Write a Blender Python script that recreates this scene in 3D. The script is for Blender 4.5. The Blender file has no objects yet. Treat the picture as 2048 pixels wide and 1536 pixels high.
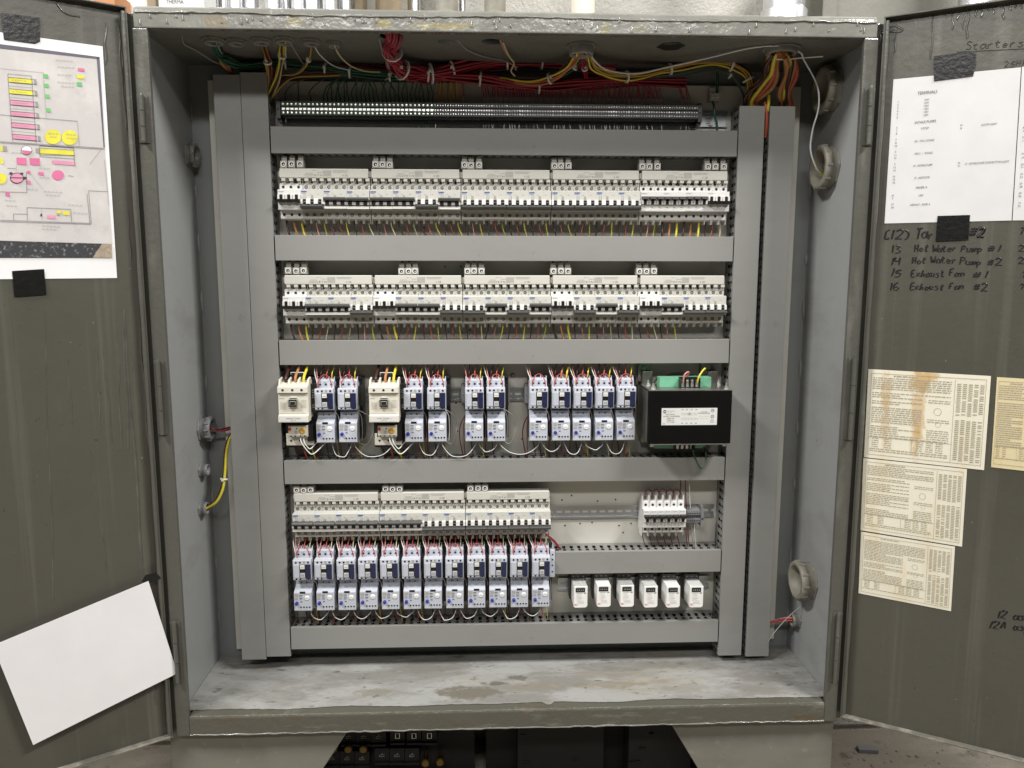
import bpy, bmesh, math, random
from math import sin, cos, pi, radians, sqrt
from mathutils import Vector, Matrix

rng = random.Random(11)
S = bpy.context.scene
COL = S.collection

# ------------------------------------------------------------------ camera
CAM = Vector((-.0705, -1.6598, .9904))
YAW, PITCH, ROLL, FPX = .0417, -.1370, .0007, 1540.57
FW = Vector((sin(YAW) * cos(PITCH), cos(YAW) * cos(PITCH), sin(PITCH)))
_r0 = Vector((cos(YAW), -sin(YAW), 0)); _u0 = _r0.cross(FW)
RT = _r0 * cos(ROLL) + _u0 * sin(ROLL); UP = -_r0 * sin(ROLL) + _u0 * cos(ROLL)
cd = bpy.data.cameras.new('camera'); cam = bpy.data.objects.new('camera', cd); COL.objects.link(cam)
cd.sensor_width = 36; cd.lens = FPX / 2048 * 36; cd.clip_start = .05; cd.clip_end = 60
M = Matrix((RT, UP, -FW)).transposed().to_4x4(); M.translation = CAM
cam.matrix_world = M
S.camera = cam

def ray(px, py): return FW + RT * ((px - 1024) / FPX) - UP * ((py - 768) / FPX)
def hit(px, py, ax, v):
    d = ray(px, py); return CAM + d * ((v - CAM[ax]) / d[ax])
def at(px, py, y): return hit(px, py, 1, y)
def on(px, py, p0, n):
    d = ray(px, py); return CAM + d * ((p0 - CAM).dot(n) / d.dot(n))

# ------------------------------------------------------------------ light
W = bpy.data.worlds.new('World'); S.world = W; W.use_nodes = True
bgn = W.node_tree.nodes['Background']
bgn.inputs[0].default_value = (1, .98, .94, 1); bgn.inputs[1].default_value = .022
def lamp(name, loc, target, sx, sy, power, col=(1, .98, .945)):
    l = bpy.data.lights.new(name, 'AREA'); l.shape = 'RECTANGLE'; l.size = sx; l.size_y = sy
    l.energy = power; l.color = col
    o = bpy.data.objects.new(name, l); COL.objects.link(o); o.location = loc
    o.rotation_euler = (Vector(target) - Vector(loc)).to_track_quat('-Z', 'Y').to_euler()
    return o
lamp('ceiling_lamp', (-2.2, -1.45, 3.45), (-.1, .25, .6), 1.2, .16, 150)
lamp('ceiling_lamp', (2.15, -1.45, 3.45), (.1, .25, .6), 1.2, .16, 150)
lamp('ceiling_lamp', (-.9, -3.2, 2.92), (0, .2, .7), 1.2, .22, 32)
lamp('ceiling_lamp', (.75, -3.2, 2.92), (0, .2, .7), 1.2, .22, 32)
S.view_settings.view_transform = 'Standard'; S.view_settings.look = 'None'
S.view_settings.gamma = 1; S.view_settings.use_curve_mapping = False
S.view_settings.exposure = -.08

# ------------------------------------------------------------------ materials
def newmat(name):
    m = bpy.data.materials.new(name); m.use_nodes = True
    return m, m.node_tree, m.node_tree.nodes['Principled BSDF']
def c4(c): return (c[0], c[1], c[2], 1)
def mat(name, col, rough=.5, metal=0., var=.08, vs=30, bump=0., bs=200, coat=0., spec=.5):
    m, nt, b = newmat(name)
    b.inputs['Roughness'].default_value = rough; b.inputs['Metallic'].default_value = metal
    b.inputs['Coat Weight'].default_value = coat; b.inputs['Specular IOR Level'].default_value = spec
    tc = nt.nodes.new('ShaderNodeTexCoord')
    if var:
        n = nt.nodes.new('ShaderNodeTexNoise'); n.inputs['Scale'].default_value = vs; n.inputs['Detail'].default_value = 4
        nt.links.new(tc.outputs['Object'], n.inputs['Vector'])
        r = nt.nodes.new('ShaderNodeMapRange'); r.inputs[1].default_value = .3; r.inputs[2].default_value = .7
        r.inputs[3].default_value = 1 - var; r.inputs[4].default_value = 1 + var
        mx = nt.nodes.new('ShaderNodeVectorMath'); mx.operation = 'SCALE'; mx.inputs[0].default_value = col[:3]
        nt.links.new(n.outputs[0], r.inputs[0]); nt.links.new(r.outputs[0], mx.inputs['Scale'])
        nt.links.new(mx.outputs[0], b.inputs['Base Color'])
    else: b.inputs['Base Color'].default_value = c4(col)
    if bump:
        n2 = nt.nodes.new('ShaderNodeTexNoise'); n2.inputs['Scale'].default_value = bs; n2.inputs['Detail'].default_value = 3
        nt.links.new(tc.outputs['Object'], n2.inputs['Vector'])
        bp = nt.nodes.new('ShaderNodeBump'); bp.inputs['Strength'].default_value = bump; bp.inputs['Distance'].default_value = .002
        nt.links.new(n2.outputs[0], bp.inputs['Height']); nt.links.new(bp.outputs[0], b.inputs['Normal'])
    return m
def layered(name, base, layers, rough=.5, bump=0., bs=200, coat=0., vbase=.06, spec=.5, blobs=()):
    """base colour + stains: layers = [(colour, noise scale xyz, lo, hi, strength, detail, rough)]"""
    m, nt, b = newmat(name); L = nt.links; N = nt.nodes
    b.inputs['Coat Weight'].default_value = coat; b.inputs['Specular IOR Level'].default_value = spec
    tc = N.new('ShaderNodeTexCoord')
    def noise(sc, det, off):
        mp = N.new('ShaderNodeMapping'); mp.inputs['Scale'].default_value = sc; mp.inputs['Location'].default_value = (off, off * 1.7, off * .6)
        n = N.new('ShaderNodeTexNoise'); n.inputs['Scale'].default_value = 1; n.inputs['Detail'].default_value = det; n.inputs['Roughness'].default_value = .62
        L.new(tc.outputs['Object'], mp.inputs[0]); L.new(mp.outputs[0], n.inputs['Vector']); return n.outputs[0]
    cur = None; curr = None
    first = N.new('ShaderNodeMix'); first.data_type = 'RGBA'
    first.inputs[6].default_value = c4([x * (1 - vbase) for x in base]); first.inputs[7].default_value = c4([x * (1 + vbase) for x in base])
    L.new(noise((9, 9, 9), 5, 3.1), first.inputs[0]); cur = first.outputs[2]
    rv = N.new('ShaderNodeValue'); rv.outputs[0].default_value = rough; curr = rv.outputs[0]
    for i, (c, sc, lo, hi, st, det, rg) in enumerate(layers):
        mr = N.new('ShaderNodeMapRange'); mr.inputs[1].default_value = lo; mr.inputs[2].default_value = hi
        mr.inputs[3].default_value = 0; mr.inputs[4].default_value = st
        L.new(noise(sc, det, 7.3 * (i + 1)), mr.inputs[0])
        mx = N.new('ShaderNodeMix'); mx.data_type = 'RGBA'; mx.inputs[7].default_value = c4(c)
        L.new(mr.outputs[0], mx.inputs[0]); L.new(cur, mx.inputs[6]); cur = mx.outputs[2]
        m2 = N.new('ShaderNodeMix'); m2.data_type = 'FLOAT'; m2.inputs[3].default_value = rg
        L.new(mr.outputs[0], m2.inputs[0]); L.new(curr, m2.inputs[2]); curr = m2.outputs[0]
    for i, (c, ctr, siz, st) in enumerate(blobs):      # stains with a place and a ragged outline of their own
        mp = N.new('ShaderNodeMapping'); mp.vector_type = 'TEXTURE'; mp.inputs['Location'].default_value = ctr; mp.inputs['Scale'].default_value = siz
        L.new(tc.outputs['Object'], mp.inputs[0]); ln = N.new('ShaderNodeVectorMath'); ln.operation = 'LENGTH'; L.new(mp.outputs[0], ln.inputs[0])
        ad = N.new('ShaderNodeMath'); ad.operation = 'MULTIPLY_ADD'; ad.inputs[1].default_value = -2.6; L.new(noise((38, 70, 38), 6, 2.1 * i + .7), ad.inputs[0])
        k = N.new('ShaderNodeMath'); k.operation = 'ADD'; k.inputs[1].default_value = 1.3; L.new(ln.outputs['Value'], ad.inputs[2]); L.new(ad.outputs[0], k.inputs[0])
        mr = N.new('ShaderNodeMapRange'); mr.inputs[1].default_value = 1.0; mr.inputs[2].default_value = .6; mr.inputs[3].default_value = 0; mr.inputs[4].default_value = st; L.new(k.outputs[0], mr.inputs[0])
        mx = N.new('ShaderNodeMix'); mx.data_type = 'RGBA'; mx.inputs[7].default_value = c4(c); L.new(mr.outputs[0], mx.inputs[0]); L.new(cur, mx.inputs[6]); cur = mx.outputs[2]
    L.new(cur, b.inputs['Base Color']); L.new(curr, b.inputs['Roughness'])
    if bump:
        bp = N.new('ShaderNodeBump'); bp.inputs['Strength'].default_value = bump; bp.inputs['Distance'].default_value = .004
        L.new(noise((bs, bs, bs), 3, 1.3), bp.inputs['Height']); L.new(bp.outputs[0], b.inputs['Normal'])
    return m

OLIVE = (.085, .082, .066)
MT = dict(
    duct=layered('duct_grey_pvc', (.262, .261, .248), [((.215, .212, .20), (3, 3, 7), .50, .70, .6, 5, .55), ((.16, .152, .135), (30, 30, 30), .66, .74, .35, 4, .6)], .46, bump=.04, bs=300, vbase=.03),
    ductin=mat('duct_side_pvc', (.23, .229, .218), .55, var=.04),
    interior=layered('interior_grey_paint', (.30, .308, .308), [((.2, .2, .19), (3, 3, 6), .54, .72, .6, 5, .6), ((.10, .095, .085), (40, 40, 40), .70, .74, .7, 4, .6)], .42, bump=.12, bs=60),
    back=layered('back_wall_paint', (.25, .257, .257), [((.16, .16, .15), (3, 3, 4), .58, .78, .5, 4, .6)], .45, bump=.1, bs=60),
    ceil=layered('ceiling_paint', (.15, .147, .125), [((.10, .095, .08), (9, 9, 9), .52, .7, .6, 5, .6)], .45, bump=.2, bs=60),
    floor=layered('cabinet_floor_paint', (.335, .335, .32), [((.205, .198, .18), (6, 15, 8), .42, .58, .9, 8, .7), ((.30, .26, .19), (2.3, 9, 4), .56, .68, .6, 8, .8), ((.09, .08, .065), (26, 60, 20), .60, .68, .8, 6, .8)], .5, bump=.3, bs=80,
        blobs=[((.15, .135, .105), (-.10, .075, 0), (.085, .034, 1), .9), ((.19, .165, .12), (-.33, .085, 0), (.05, .022, 1), .6), ((.22, .19, .14), (.06, .10, 0), (.09, .018, 1), .6), ((.21, .175, .12), (.24, .10, 0), (.10, .020, 1), .6), ((.22, .20, .16), (.42, .07, 0), (.08, .03, 1), .5),
               ((.12, .11, .09), (.02, .14, 0), (.03, .014, 1), .8), ((.10, .09, .08), (-.04, .115, 0), (.035, .010, 1), .8), ((.20, .19, .17), (-.55, .09, 0), (.09, .04, 1), .5), ((.19, .18, .16), (.60, .06, 0), (.07, .03, 1), .5), ((.15, .145, .13), (-.2, .20, 0), (.16, .03, 1), .45), ((.15, .145, .13), (.3, .19, 0), (.18, .03, 1), .45)]),
    olive=layered('door_olive_paint', OLIVE, [((.165, .16, .135), (26, 26, .5), .53, .74, .7, 5, .26), ((.055, .050, .038), (2.6, 2.6, 1.6), .52, .74, .6, 6, .5), ((.13, .125, .105), (5, 5, 3), .60, .74, .5, 7, .4), ((.03, .027, .022), (110, 110, 110), .73, .76, .9, 2, .6), ((.30, .29, .26), (90, 90, 90), .755, .78, .9, 2, .5)], .34, bump=.16, bs=38),
    dust=layered('dusty_flange', (.13, .125, .105), [((.34, .31, .26), (20, 20, 60), .46, .66, .8, 6, .8), ((.16, .10, .05), (12, 12, 12), .58, .70, .6, 5, .7)], .5, bump=.4, bs=90),
    lip=layered('frame_paint', (.19, .188, .168), [((.25, .247, .222), (12, 12, 12), .48, .66, .7, 5, .2), ((.12, .1, .07), (25, 25, 60), .67, .72, .8, 5, .5), ((.34, .335, .31), (60, 60, 90), .66, .70, .6, 4, .25)], .2, bump=.42, bs=30, coat=.35,
        blobs=[((.27, .23, .11), (-.265, 0, 1.503), (.018, .05, .010), .8), ((.27, .23, .11), (-.15, 0, 1.499), (.06, .05, .010), .75), ((.26, .22, .12), (-.44, 0, 1.505), (.02, .05, .012), .6), ((.25, .23, .13), (.19, 0, 1.502), (.012, .05, .016), .7), ((.24, .19, .12), (-.60, 0, 1.5), (.03, .05, .015), .5), ((.24, .23, .15), (.26, 0, 1.505), (.016, .05, .014), .5)]),
    siderail=layered('side_rail_paint', (.092, .091, .078), [((.17, .168, .15), (22, 22, 5), .55, .7, .6, 6, .3), ((.08, .07, .05), (12, 12, 12), .6, .72, .5, 5, .5)], .28, bump=.3, bs=60, coat=.2),
    lipb=layered('sill_paint', (.098, .094, .074), [((.21, .20, .17), (10, 10, 40), .58, .72, .7, 6, .4), ((.10, .065, .03), (8, 8, 30), .60, .70, .7, 6, .6)], .25, bump=.35, bs=60, coat=.2),
    drip=mat('paint_drip_olive', (.094, .0925, .078), .22, var=.25, vs=25, coat=.3),
    plate=layered('mounting_plate_paint', (.66, .645, .58), [((.5, .48, .42), (5, 5, 5), .52, .72, .5, 5, .5)], .38, bump=.05, bs=100),
    rail=mat('zinc_rail', (.50, .52, .54), .36, .95, var=.06),
    steel=mat('screw_steel', (.8, .79, .75), .42, .55, var=.1),
    chrome=mat('bright_zinc', (.95, .94, .90), .36, 1., var=.1, vs=150),
    beige=mat('breaker_beige', (.585, .578, .532), .42, var=.04),
    beige2=mat('breaker_beige_shoulder', (.54, .532, .49), .45, var=.04),
    white=mat('breaker_white', (.73, .725, .705), .36, var=.03),
    knob=mat('knob_white', (.74, .73, .70), .3, var=.02),
    grey_handle=mat('tie_handle_grey', (.075, .075, .072), .4, var=.08),
    black=mat('black_plastic', (.012, .012, .012), .35, var=.1),
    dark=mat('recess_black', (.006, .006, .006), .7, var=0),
    lug=mat('lug_grey_plastic', (.42, .41, .37), .45, var=.05),
    bus=mat('busbar_cover', (.58, .568, .515), .4, var=.03),
    ink=mat('print_ink', (.10, .10, .10), .6, var=0),
    inkl=mat('print_ink_faint', (.36, .35, .32), .6, var=0),
    blue=mat('print_blue', (.05, .11, .36), .5, var=0),
    cgrey=mat('contactor_bluegrey', (.51, .535, .60), .4, var=.03),
    cgrey2=mat('contactor_light', (.58, .605, .665), .38, var=.03),
    cdim=mat('contactor_base', (.40, .42, .48), .5, var=.04),
    navy=mat('contactor_navy', (.018, .022, .066), .3, var=.05),
    bluebtn=mat('reset_button_blue', (.02, .03, .30), .35, var=.03),
    dial=mat('dial_white', (.82, .82, .80), .4, var=.03),
    cream=mat('cream_bakelite', (.69, .66, .565), .42, var=.05),
    amber=mat('amber_dial', (.62, .36, .06), .4, var=.03),
    redbtn=mat('red_button', (.5, .03, .03), .35, var=.03),
    lblwhite=mat('label_white', (.66, .66, .645), .5, var=.03),
    tgreen=mat('terminal_green', (.018, .045, .018), .4, var=.1),
    tgrey=mat('terminal_grey', (.06, .06, .06), .42, var=.08),
    tgrey2=mat('terminal_clamp_grey', (.20, .20, .21), .45, var=.05),
    pcb=mat('insulation_green', (.16, .42, .27), .4, var=.15, vs=40),
    varnish=mat('transformer_black', (.004, .004, .004), .5, var=.1, spec=.12),
    core=mat('core_plate_steel', (.35, .34, .31), .35, .9, var=.2, vs=60),
    timer=mat('timer_white', (.86, .86, .84), .3, var=.02),
    led=mat('timer_pink_lamp', (.85, .42, .42), .3, var=0),
    paper=mat('white_paper', (.83, .82, .83), .7, var=.025, vs=14, bump=.05, bs=30),
    paper2=mat('list_paper', (.66, .655, .66), .7, var=.035, vs=18, bump=.08, bs=25),
    paperp=layered('copied_paper', (.56, .53, .52), [((.66, .64, .62), (14, 14, 14), .45, .65, .7, 5, .7), ((.42, .39, .38), (30, 30, 30), .6, .75, .5, 4, .7)], .7),
    aged=layered('aged_paper', (.80, .76, .63), [((.72, .61, .37), (16, 16, 4), .52, .70, .7, 5, .7), ((.46, .26, .09), (34, 34, 5), .66, .78, .5, 5, .7)], .65),
    aged2=layered('old_yellow_paper', (.72, .62, .38), [((.58, .42, .16), (16, 16, 6), .50, .68, .7, 5, .7)], .65),
    tape=mat('black_tape', (.008, .008, .008), .3, var=.2, vs=80, bump=.3, bs=120),
    marker=mat('black_marker', (.012, .012, .012), .45, var=.2, vs=90),
    pencil=mat('faded_marker', (.045, .043, .036), .5, var=.2, vs=90),
    fitting=mat('fitting_grey', (.24, .235, .215), .5, .2, var=.2, vs=50, bump=.2, bs=120),
    fitting2=mat('fitting_tan', (.23, .215, .175), .55, 0, var=.2, vs=40, bump=.2, bs=100),
    galv=mat('galvanised_conduit', (.70, .71, .73), .32, .85, var=.1, vs=20),
    block=layered('block_wall_paint', (.50, .485, .44), [((.40, .385, .34), (8, 8, 8), .5, .7, .6, 5, .7)], .7, bump=1.0, bs=95),
    concrete=layered('concrete_floor', (.24, .21, .17), [((.36, .33, .28), (4, 9, 4), .5, .7, .7, 7, .9), ((.09, .075, .055), (14, 14, 14), .56, .7, .8, 7, .9)], .85, bump=.8, bs=60),
    legp=layered('leg_paint', (.20, .195, .165), [((.15, .14, .11), (5, 5, 9), .5, .7, .6, 6, .5), ((.28, .27, .24), (40, 40, 40), .64, .7, .5, 4, .5)], .4, bump=.12, bs=60),
    wood=mat('old_board', (.32, .25, .16), .7, var=.2),
    orange=mat('orange_carton', (.45, .20, .08), .6, var=.08),
    sleeve=mat('wire_marker_sleeve', (.55, .53, .50), .5, var=.1),
    tie=mat('cable_tie_white', (.78, .77, .72), .4, var=.05),
)
WC = dict(brown=(.055, .018, .014), orange=(.66, .16, .03), redor=(.48, .10, .05), yellow=(.72, .60, .05), paley=(.62, .55, .28),
          red=(.33, .018, .035), dred=(.13, .012, .018), green=(.02, .10, .055), tgreen=(.14, .56, .38), white=(.44, .425, .39), grey=(.33, .33, .31),
          pink=(.60, .24, .20), rose=(.42, .05, .07), ochre=(.50, .30, .04), olive=(.28, .26, .06), purple=(.16, .015, .03))
WM = {k: mat('wire_' + k, v, .38, var=0, coat=.1) for k, v in WC.items()}

# ------------------------------------------------------------------ mesh helpers
class MB:
    def __init__(s): s.v = []; s.f = []; s.m = []; s.mats = []; s.sm = []
    def mi(s, m):
        m = MT.get(m) or WM.get(m) if isinstance(m, str) else m
        if m not in s.mats: s.mats.append(m)
        return s.mats.index(m)
    def face(s, pts, m, smooth=False):
        n = len(s.v); s.v += [tuple(p) for p in pts]; s.f.append(list(range(n, n + len(pts)))); s.m.append(s.mi(m)); s.sm.append(smooth); return s
    def mesh_(s, pts, faces, m, smooth=False):
        n = len(s.v); s.v += [tuple(p) for p in pts]; k = s.mi(m)
        for f in faces: s.f.append([n + i for i in f]); s.m.append(k); s.sm.append(smooth)
        return s
    def box(s, x0, x1, y0, y1, z0, z1, m):
        if x0 > x1: x0, x1 = x1, x0
        if y0 > y1: y0, y1 = y1, y0
        if z0 > z1: z0, z1 = z1, z0
        p = [(x0, y0, z0), (x1, y0, z0), (x1, y1, z0), (x0, y1, z0), (x0, y0, z1), (x1, y0, z1), (x1, y1, z1), (x0, y1, z1)]
        return s.mesh_(p, [(3, 2, 1, 0), (4, 5, 6, 7), (0, 1, 5, 4), (1, 2, 6, 5), (2, 3, 7, 6), (3, 0, 4, 7)], m)
    def prism(s, prof, x0, x1, m, axis='x'):
        """prof: (y,z) outline extruded along x (axis 'x'), or (x,z) along y ('y'), or (x,y) along z ('z')"""
        n = len(prof)
        def P(a, t): return (t, a[0], a[1]) if axis == 'x' else ((a[0], t, a[1]) if axis == 'y' else (a[0], a[1], t))
        p = [P(a, x0) for a in prof] + [P(a, x1) for a in prof]
        return s.mesh_(p, [tuple(range(n)), tuple(range(2 * n - 1, n - 1, -1))] + [(i, i + n, (i + 1) % n + n, (i + 1) % n) for i in range(n)], m)
    def slab(s, poly, t, m):
        """3D polygon extruded by vector t"""
        n = len(poly); p = [Vector(a) for a in poly]; p += [a + t for a in p[:n]]
        return s.mesh_(p, [tuple(range(n)), tuple(range(2 * n - 1, n - 1, -1))] + [(i, i + n, (i + 1) % n + n, (i + 1) % n) for i in range(n)], m)
    def lathe(s, p0, ax, prof, n, m, smooth=True):
        """prof: [(dist along axis, radius)]"""
        ax = Vector(ax).normalized(); a = ax.orthogonal().normalized(); b = ax.cross(a); p0 = Vector(p0)
        pts = []; k = len(prof)
        for d, r in prof:
            for i in range(n):
                t = 2 * pi * i / n; pts.append(p0 + ax * d + (a * cos(t) + b * sin(t)) * r)
        fs = [(j * n + i, j * n + (i + 1) % n, (j + 1) * n + (i + 1) % n, (j + 1) * n + i) for j in range(k - 1) for i in range(n)]
        s.mesh_(pts, fs, m, smooth)
        for j, fl in ((0, 1), (k - 1, 0)):
            if prof[j][1] > 1e-6: s.face([pts[j * n + i] for i in (range(n - 1, -1, -1) if fl else range(n))], m)
        return s
    def disc(s, c, r, m, n=10, t=.0004, ax=(0, -1, 0)): return s.lathe(Vector(c), ax, [(0, r), (t, r)], n, m, False)
    def tube(s, pts, r, m, n=6, caps=True, flat=1.0, nrm=None):
        pts = [Vector(p) for p in pts]; k = len(pts); V = []; up = None
        for i in range(k):
            t = (pts[min(i + 1, k - 1)] - pts[max(i - 1, 0)]).normalized()
            if up is None: up = Vector(nrm) if nrm else t.orthogonal().normalized()
            up = (up - t * up.dot(t)).normalized(); b = t.cross(up)
            rr = r(i / (k - 1)) if callable(r) else r
            for j in range(n):
                a = 2 * pi * j / n; V.append(pts[i] + (up * cos(a) * flat + b * sin(a)) * rr)
        fs = [(i * n + j, i * n + (j + 1) % n, (i + 1) * n + (j + 1) % n, (i + 1) * n + j) for i in range(k - 1) for j in range(n)]
        s.mesh_(V, fs, m, True)
        if caps: s.face([V[j] for j in range(n - 1, -1, -1)], m); s.face([V[(k - 1) * n + j] for j in range(n)], m)
        return s
    def mesh(s, name, bev=0., recalc=True):
        me = bpy.data.meshes.new(name); me.from_pydata(s.v, [], s.f)
        for m in s.mats: me.materials.append(m)
        me.polygons.foreach_set('material_index', s.m); me.polygons.foreach_set('use_smooth', s.sm)
        if bev or recalc:
            bm = bmesh.new(); bm.from_mesh(me)
            if bev:
                bmesh.ops.remove_doubles(bm, verts=bm.verts, dist=1e-6)
                bmesh.ops.bevel(bm, geom=[e for e in bm.edges if len(e.link_faces) == 2 and e.calc_face_angle(0) > .5], offset=bev, segments=2, affect='EDGES', profile=.6, clamp_overlap=True)
            bmesh.ops.recalc_face_normals(bm, faces=bm.faces)
            bm.to_mesh(me); bm.free()
        me.update(); return me
def obj(name, me, parent=None, loc=None, rot=None):
    if isinstance(me, MB): me = me.mesh(name)
    o = bpy.data.objects.new(name, me); COL.objects.link(o)
    if parent: o.parent = parent
    if loc is not None: o.location = loc
    if rot is not None: o.rotation_euler = rot
    return o
def tag(o, label, cat, group=None):
    o['label'] = label; o['category'] = cat
    if group: o['group'] = group
    return o
def thing(name, label, cat, loc=(0, 0, 0), group=None):
    o = bpy.data.objects.new(name, None); COL.objects.link(o); o.location = loc; o.empty_display_size = .02
    return tag(o, label, cat, group)
def struct(o): o['kind'] = 'structure'; return o
def spline(pts, sub=5):
    P = [Vector(p) for p in pts]
    if len(P) < 3: return [P[0].lerp(P[1], i / 2) for i in range(3)]
    out = []
    for i in range(len(P) - 1):
        a, b, c, d = P[max(i - 1, 0)], P[i], P[i + 1], P[min(i + 2, len(P) - 1)]
        for k in range(sub):
            t = k / sub
            out.append(.5 * ((2 * b) + (c - a) * t + (2 * a - 5 * b + 4 * c - d) * t * t + (3 * b - 3 * c + d - a) * t ** 3))
    return out + [P[-1]]
LOOSE = MB()                                # wires past counting: one object of kind stuff
def loose(pts, r, col, sub=4, n=5, sleeve=None):
    sp = spline(pts, sub); LOOSE.tube(sp, r, col, n)
    if sleeve: LOOSE.tube(sp[sleeve[0]:sleeve[1]], r * 1.25, 'sleeve', n)
def wire(pts, r, col, label, group, name='wire', sub=4, n=6, sleeve=None):
    mb = MB(); sp = spline(pts, sub); mb.tube(sp, r, col, n)
    if sleeve: mb.tube(sp[sleeve[0]:sleeve[1]], r * 1.25, 'sleeve', n)
    return tag(obj(name, mb.mesh(name, recalc=False)), label, 'wire', group)
def bundle(name, label, pts, colours, r, spread, ties=(), sub=5, cat='wire bundle', flat=1., seed=1):
    rr = random.Random(seed); root = thing(name, label, cat, Vector(pts[0]))
    P = spline(pts, sub); k = len(P); base = Vector(pts[0])
    offs = []
    for i in range(len(colours)):
        a = i * 2.39996; q = spread * sqrt((i + .5) / len(colours)); offs.append((q * cos(a), q * sin(a) * flat))
    for i, c in enumerate(colours):
        path = []; ph = rr.uniform(0, 6)
        for j, p in enumerate(P):
            t = (P[min(j + 1, k - 1)] - P[max(j - 1, 0)]).normalized()
            s_ = t.cross(Vector((0, 1, 0)));
            if s_.length < .1: s_ = Vector((1, 0, 0))
            s_.normalize(); u_ = t.cross(s_)
            w = .85 + .3 * sin(ph + j * .5)
            path.append(p + s_ * offs[i][0] * w + u_ * offs[i][1] * w - base)
        obj('wire', MB().tube(path, r * rr.uniform(.9, 1.1), c, 6).mesh('wire', recalc=False), root)
    for f in ties:
        j = min(k - 2, max(1, int(f * k))); t = (P[j + 1] - P[j - 1]).normalized()
        mb = MB(); R = spread + r * 1.25
        mb.lathe(P[j] - t * .002 - base, t, [(0, R), (0, R + .0011), (.0042, R + .0011), (.0042, R), (0, R)], 12, 'tie')
        h = P[j] - base + Vector((0, -R, 0)); mb.box(h.x - .003, h.x + .003, h.y - .003, h.y, h.z - .003, h.z + .003, 'tie')
        obj('cable_tie', mb, root)
    return root
_tc = {}
def text_mesh(txt, m, extr=0.):
    k = (txt, m)
    if k in _tc: return _tc[k]
    c = bpy.data.curves.new('t', 'FONT'); c.body = txt; c.size = 1; c.resolution_u = 2; c.extrude = extr
    o = bpy.data.objects.new('t', c); COL.objects.link(o); bpy.context.view_layer.update()
    dg = bpy.context.evaluated_depsgraph_get(); me = bpy.data.meshes.new_from_object(o.evaluated_get(dg))
    v = [tuple(q.co) for q in me.vertices]; f = [tuple(p.vertices) for p in me.polygons]
    bpy.data.objects.remove(o); bpy.data.curves.remove(c); bpy.data.meshes.remove(me)
    w = max(q[0] for q in v); _tc[k] = (v, f, w); return _tc[k]
def put_text(mb, txt, m, org, ex, ez, h, width=None, centre=False):
    """adds flat lettering to mb; org baseline start, ex/ez unit axes, h capital height"""
    v, f, w = text_mesh(txt, m); sz = h / .7; sx = (width / w) if width else sz
    o = Vector(org) - (Vector(ex) * (w * sx / 2) if centre else Vector((0, 0, 0)))
    mb.mesh_([o + Vector(ex) * (q[0] * sx) + Vector(ez) * (q[1] * sz) for q in v], f, m)
ORD = ['first', 'second', 'third', 'fourth', 'fifth', 'sixth', 'seventh', 'eighth', 'ninth', 'tenth', 'eleventh', 'twelfth',
       'thirteenth', 'fourteenth', 'fifteenth', 'sixteenth', 'seventeenth', 'eighteenth', 'nineteenth', 'twentieth']
X_, Y_, Z_ = Vector((1, 0, 0)), Vector((0, 1, 0)), Vector((0, 0, 1))

# ------------------------------------------------------------------ setting
GZ = -.30
YD, YP, YB = .195, .265, .285          # duct covers, mounting plate face, cabinet back wall
HX, ZT, ZI = .758, 1.533, 1.490        # inner side walls, cabinet top, inner ceiling
YR = .2575                             # face of the DIN rails
struct(obj('ground', MB().face([(-4, -4, GZ), (4, -4, GZ), (4, .6, GZ), (-4, .6, GZ)], 'concrete')))
wallm = MB(); wallm.box(-4, 4, .36, .46, GZ - .01, 3.0, 'block')
wall = struct(obj('wall', wallm))
bj = MB()
for k in range(17):
    z = GZ + .2 * k + .02
    bj.box(-3.9, 3.9, .352, .3605, z, z + .19, 'block')
struct(obj('wall_courses', bj.mesh('wall_courses', bev=.004), wall))

# ------------------------------------------------------------------ cabinet
cab = thing('electrical_cabinet', 'large grey steel electrical cabinet with both doors open', 'cabinet', (0, 0, 0))
P = lambda n, mb, bev=0., par=None: obj(n, mb.mesh(n, bev), par or cab)
P('back_wall', MB().box(-HX, HX, YB, YB + .004, -.003, ZI + .002, 'back'))
for sx in (-1, 1): P('side_wall', MB().box(sx * HX, sx * (HX + .004), .012, YB + .004, -.002, ZI + .004, 'interior'))
# ceiling panel with real openings is built from strips around the knock-out holes
HOLES = [(783, 72, .040), (893, 84, .030), (983, 84, .036)]
hs = []
for px, py, r in HOLES:
    p = hit(px, py, 2, ZI); hs.append((p.x, p.y, r * .62))
cm = MB(); segs = [-HX]
for x, y, r in hs: segs += [x - r, x + r]
segs.append(HX)
for i in range(0, len(segs) - 1):
    a, b = segs[i], segs[i + 1]
    if i % 2 == 0: cm.box(a, b, .012, YB, ZI, ZI + .003, 'ceil')
    else:
        x, y, r = hs[i // 2]
        n = 10
        for k in range(n):
            t0, t1 = pi * k / n, pi * (k + 1) / n
            xa, xb = x - r * cos(t0), x - r * cos(t1); ya, yb = r * sin(t0), r * sin(t1)
            cm.face([(xa, .012, ZI), (xb, .012, ZI), (xb, y - yb, ZI), (xa, y - ya, ZI)], 'ceil')
            cm.face([(xa, YB, ZI), (xb, YB, ZI), (xb, y + yb, ZI), (xa, y + ya, ZI)], 'ceil')
P('ceiling_panel', cm)
P('hole_shade_sheet', MB().box(-.75, .75, .032, YB - .002, ZT - .0095, ZT - .0065, 'black'))  # black sheet added above the knock-outs so their openings look shaded
P('top_panel', MB().box(-.765, .765, .03, YB + .004, ZT - .006, ZT, 'lip'))
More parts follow.
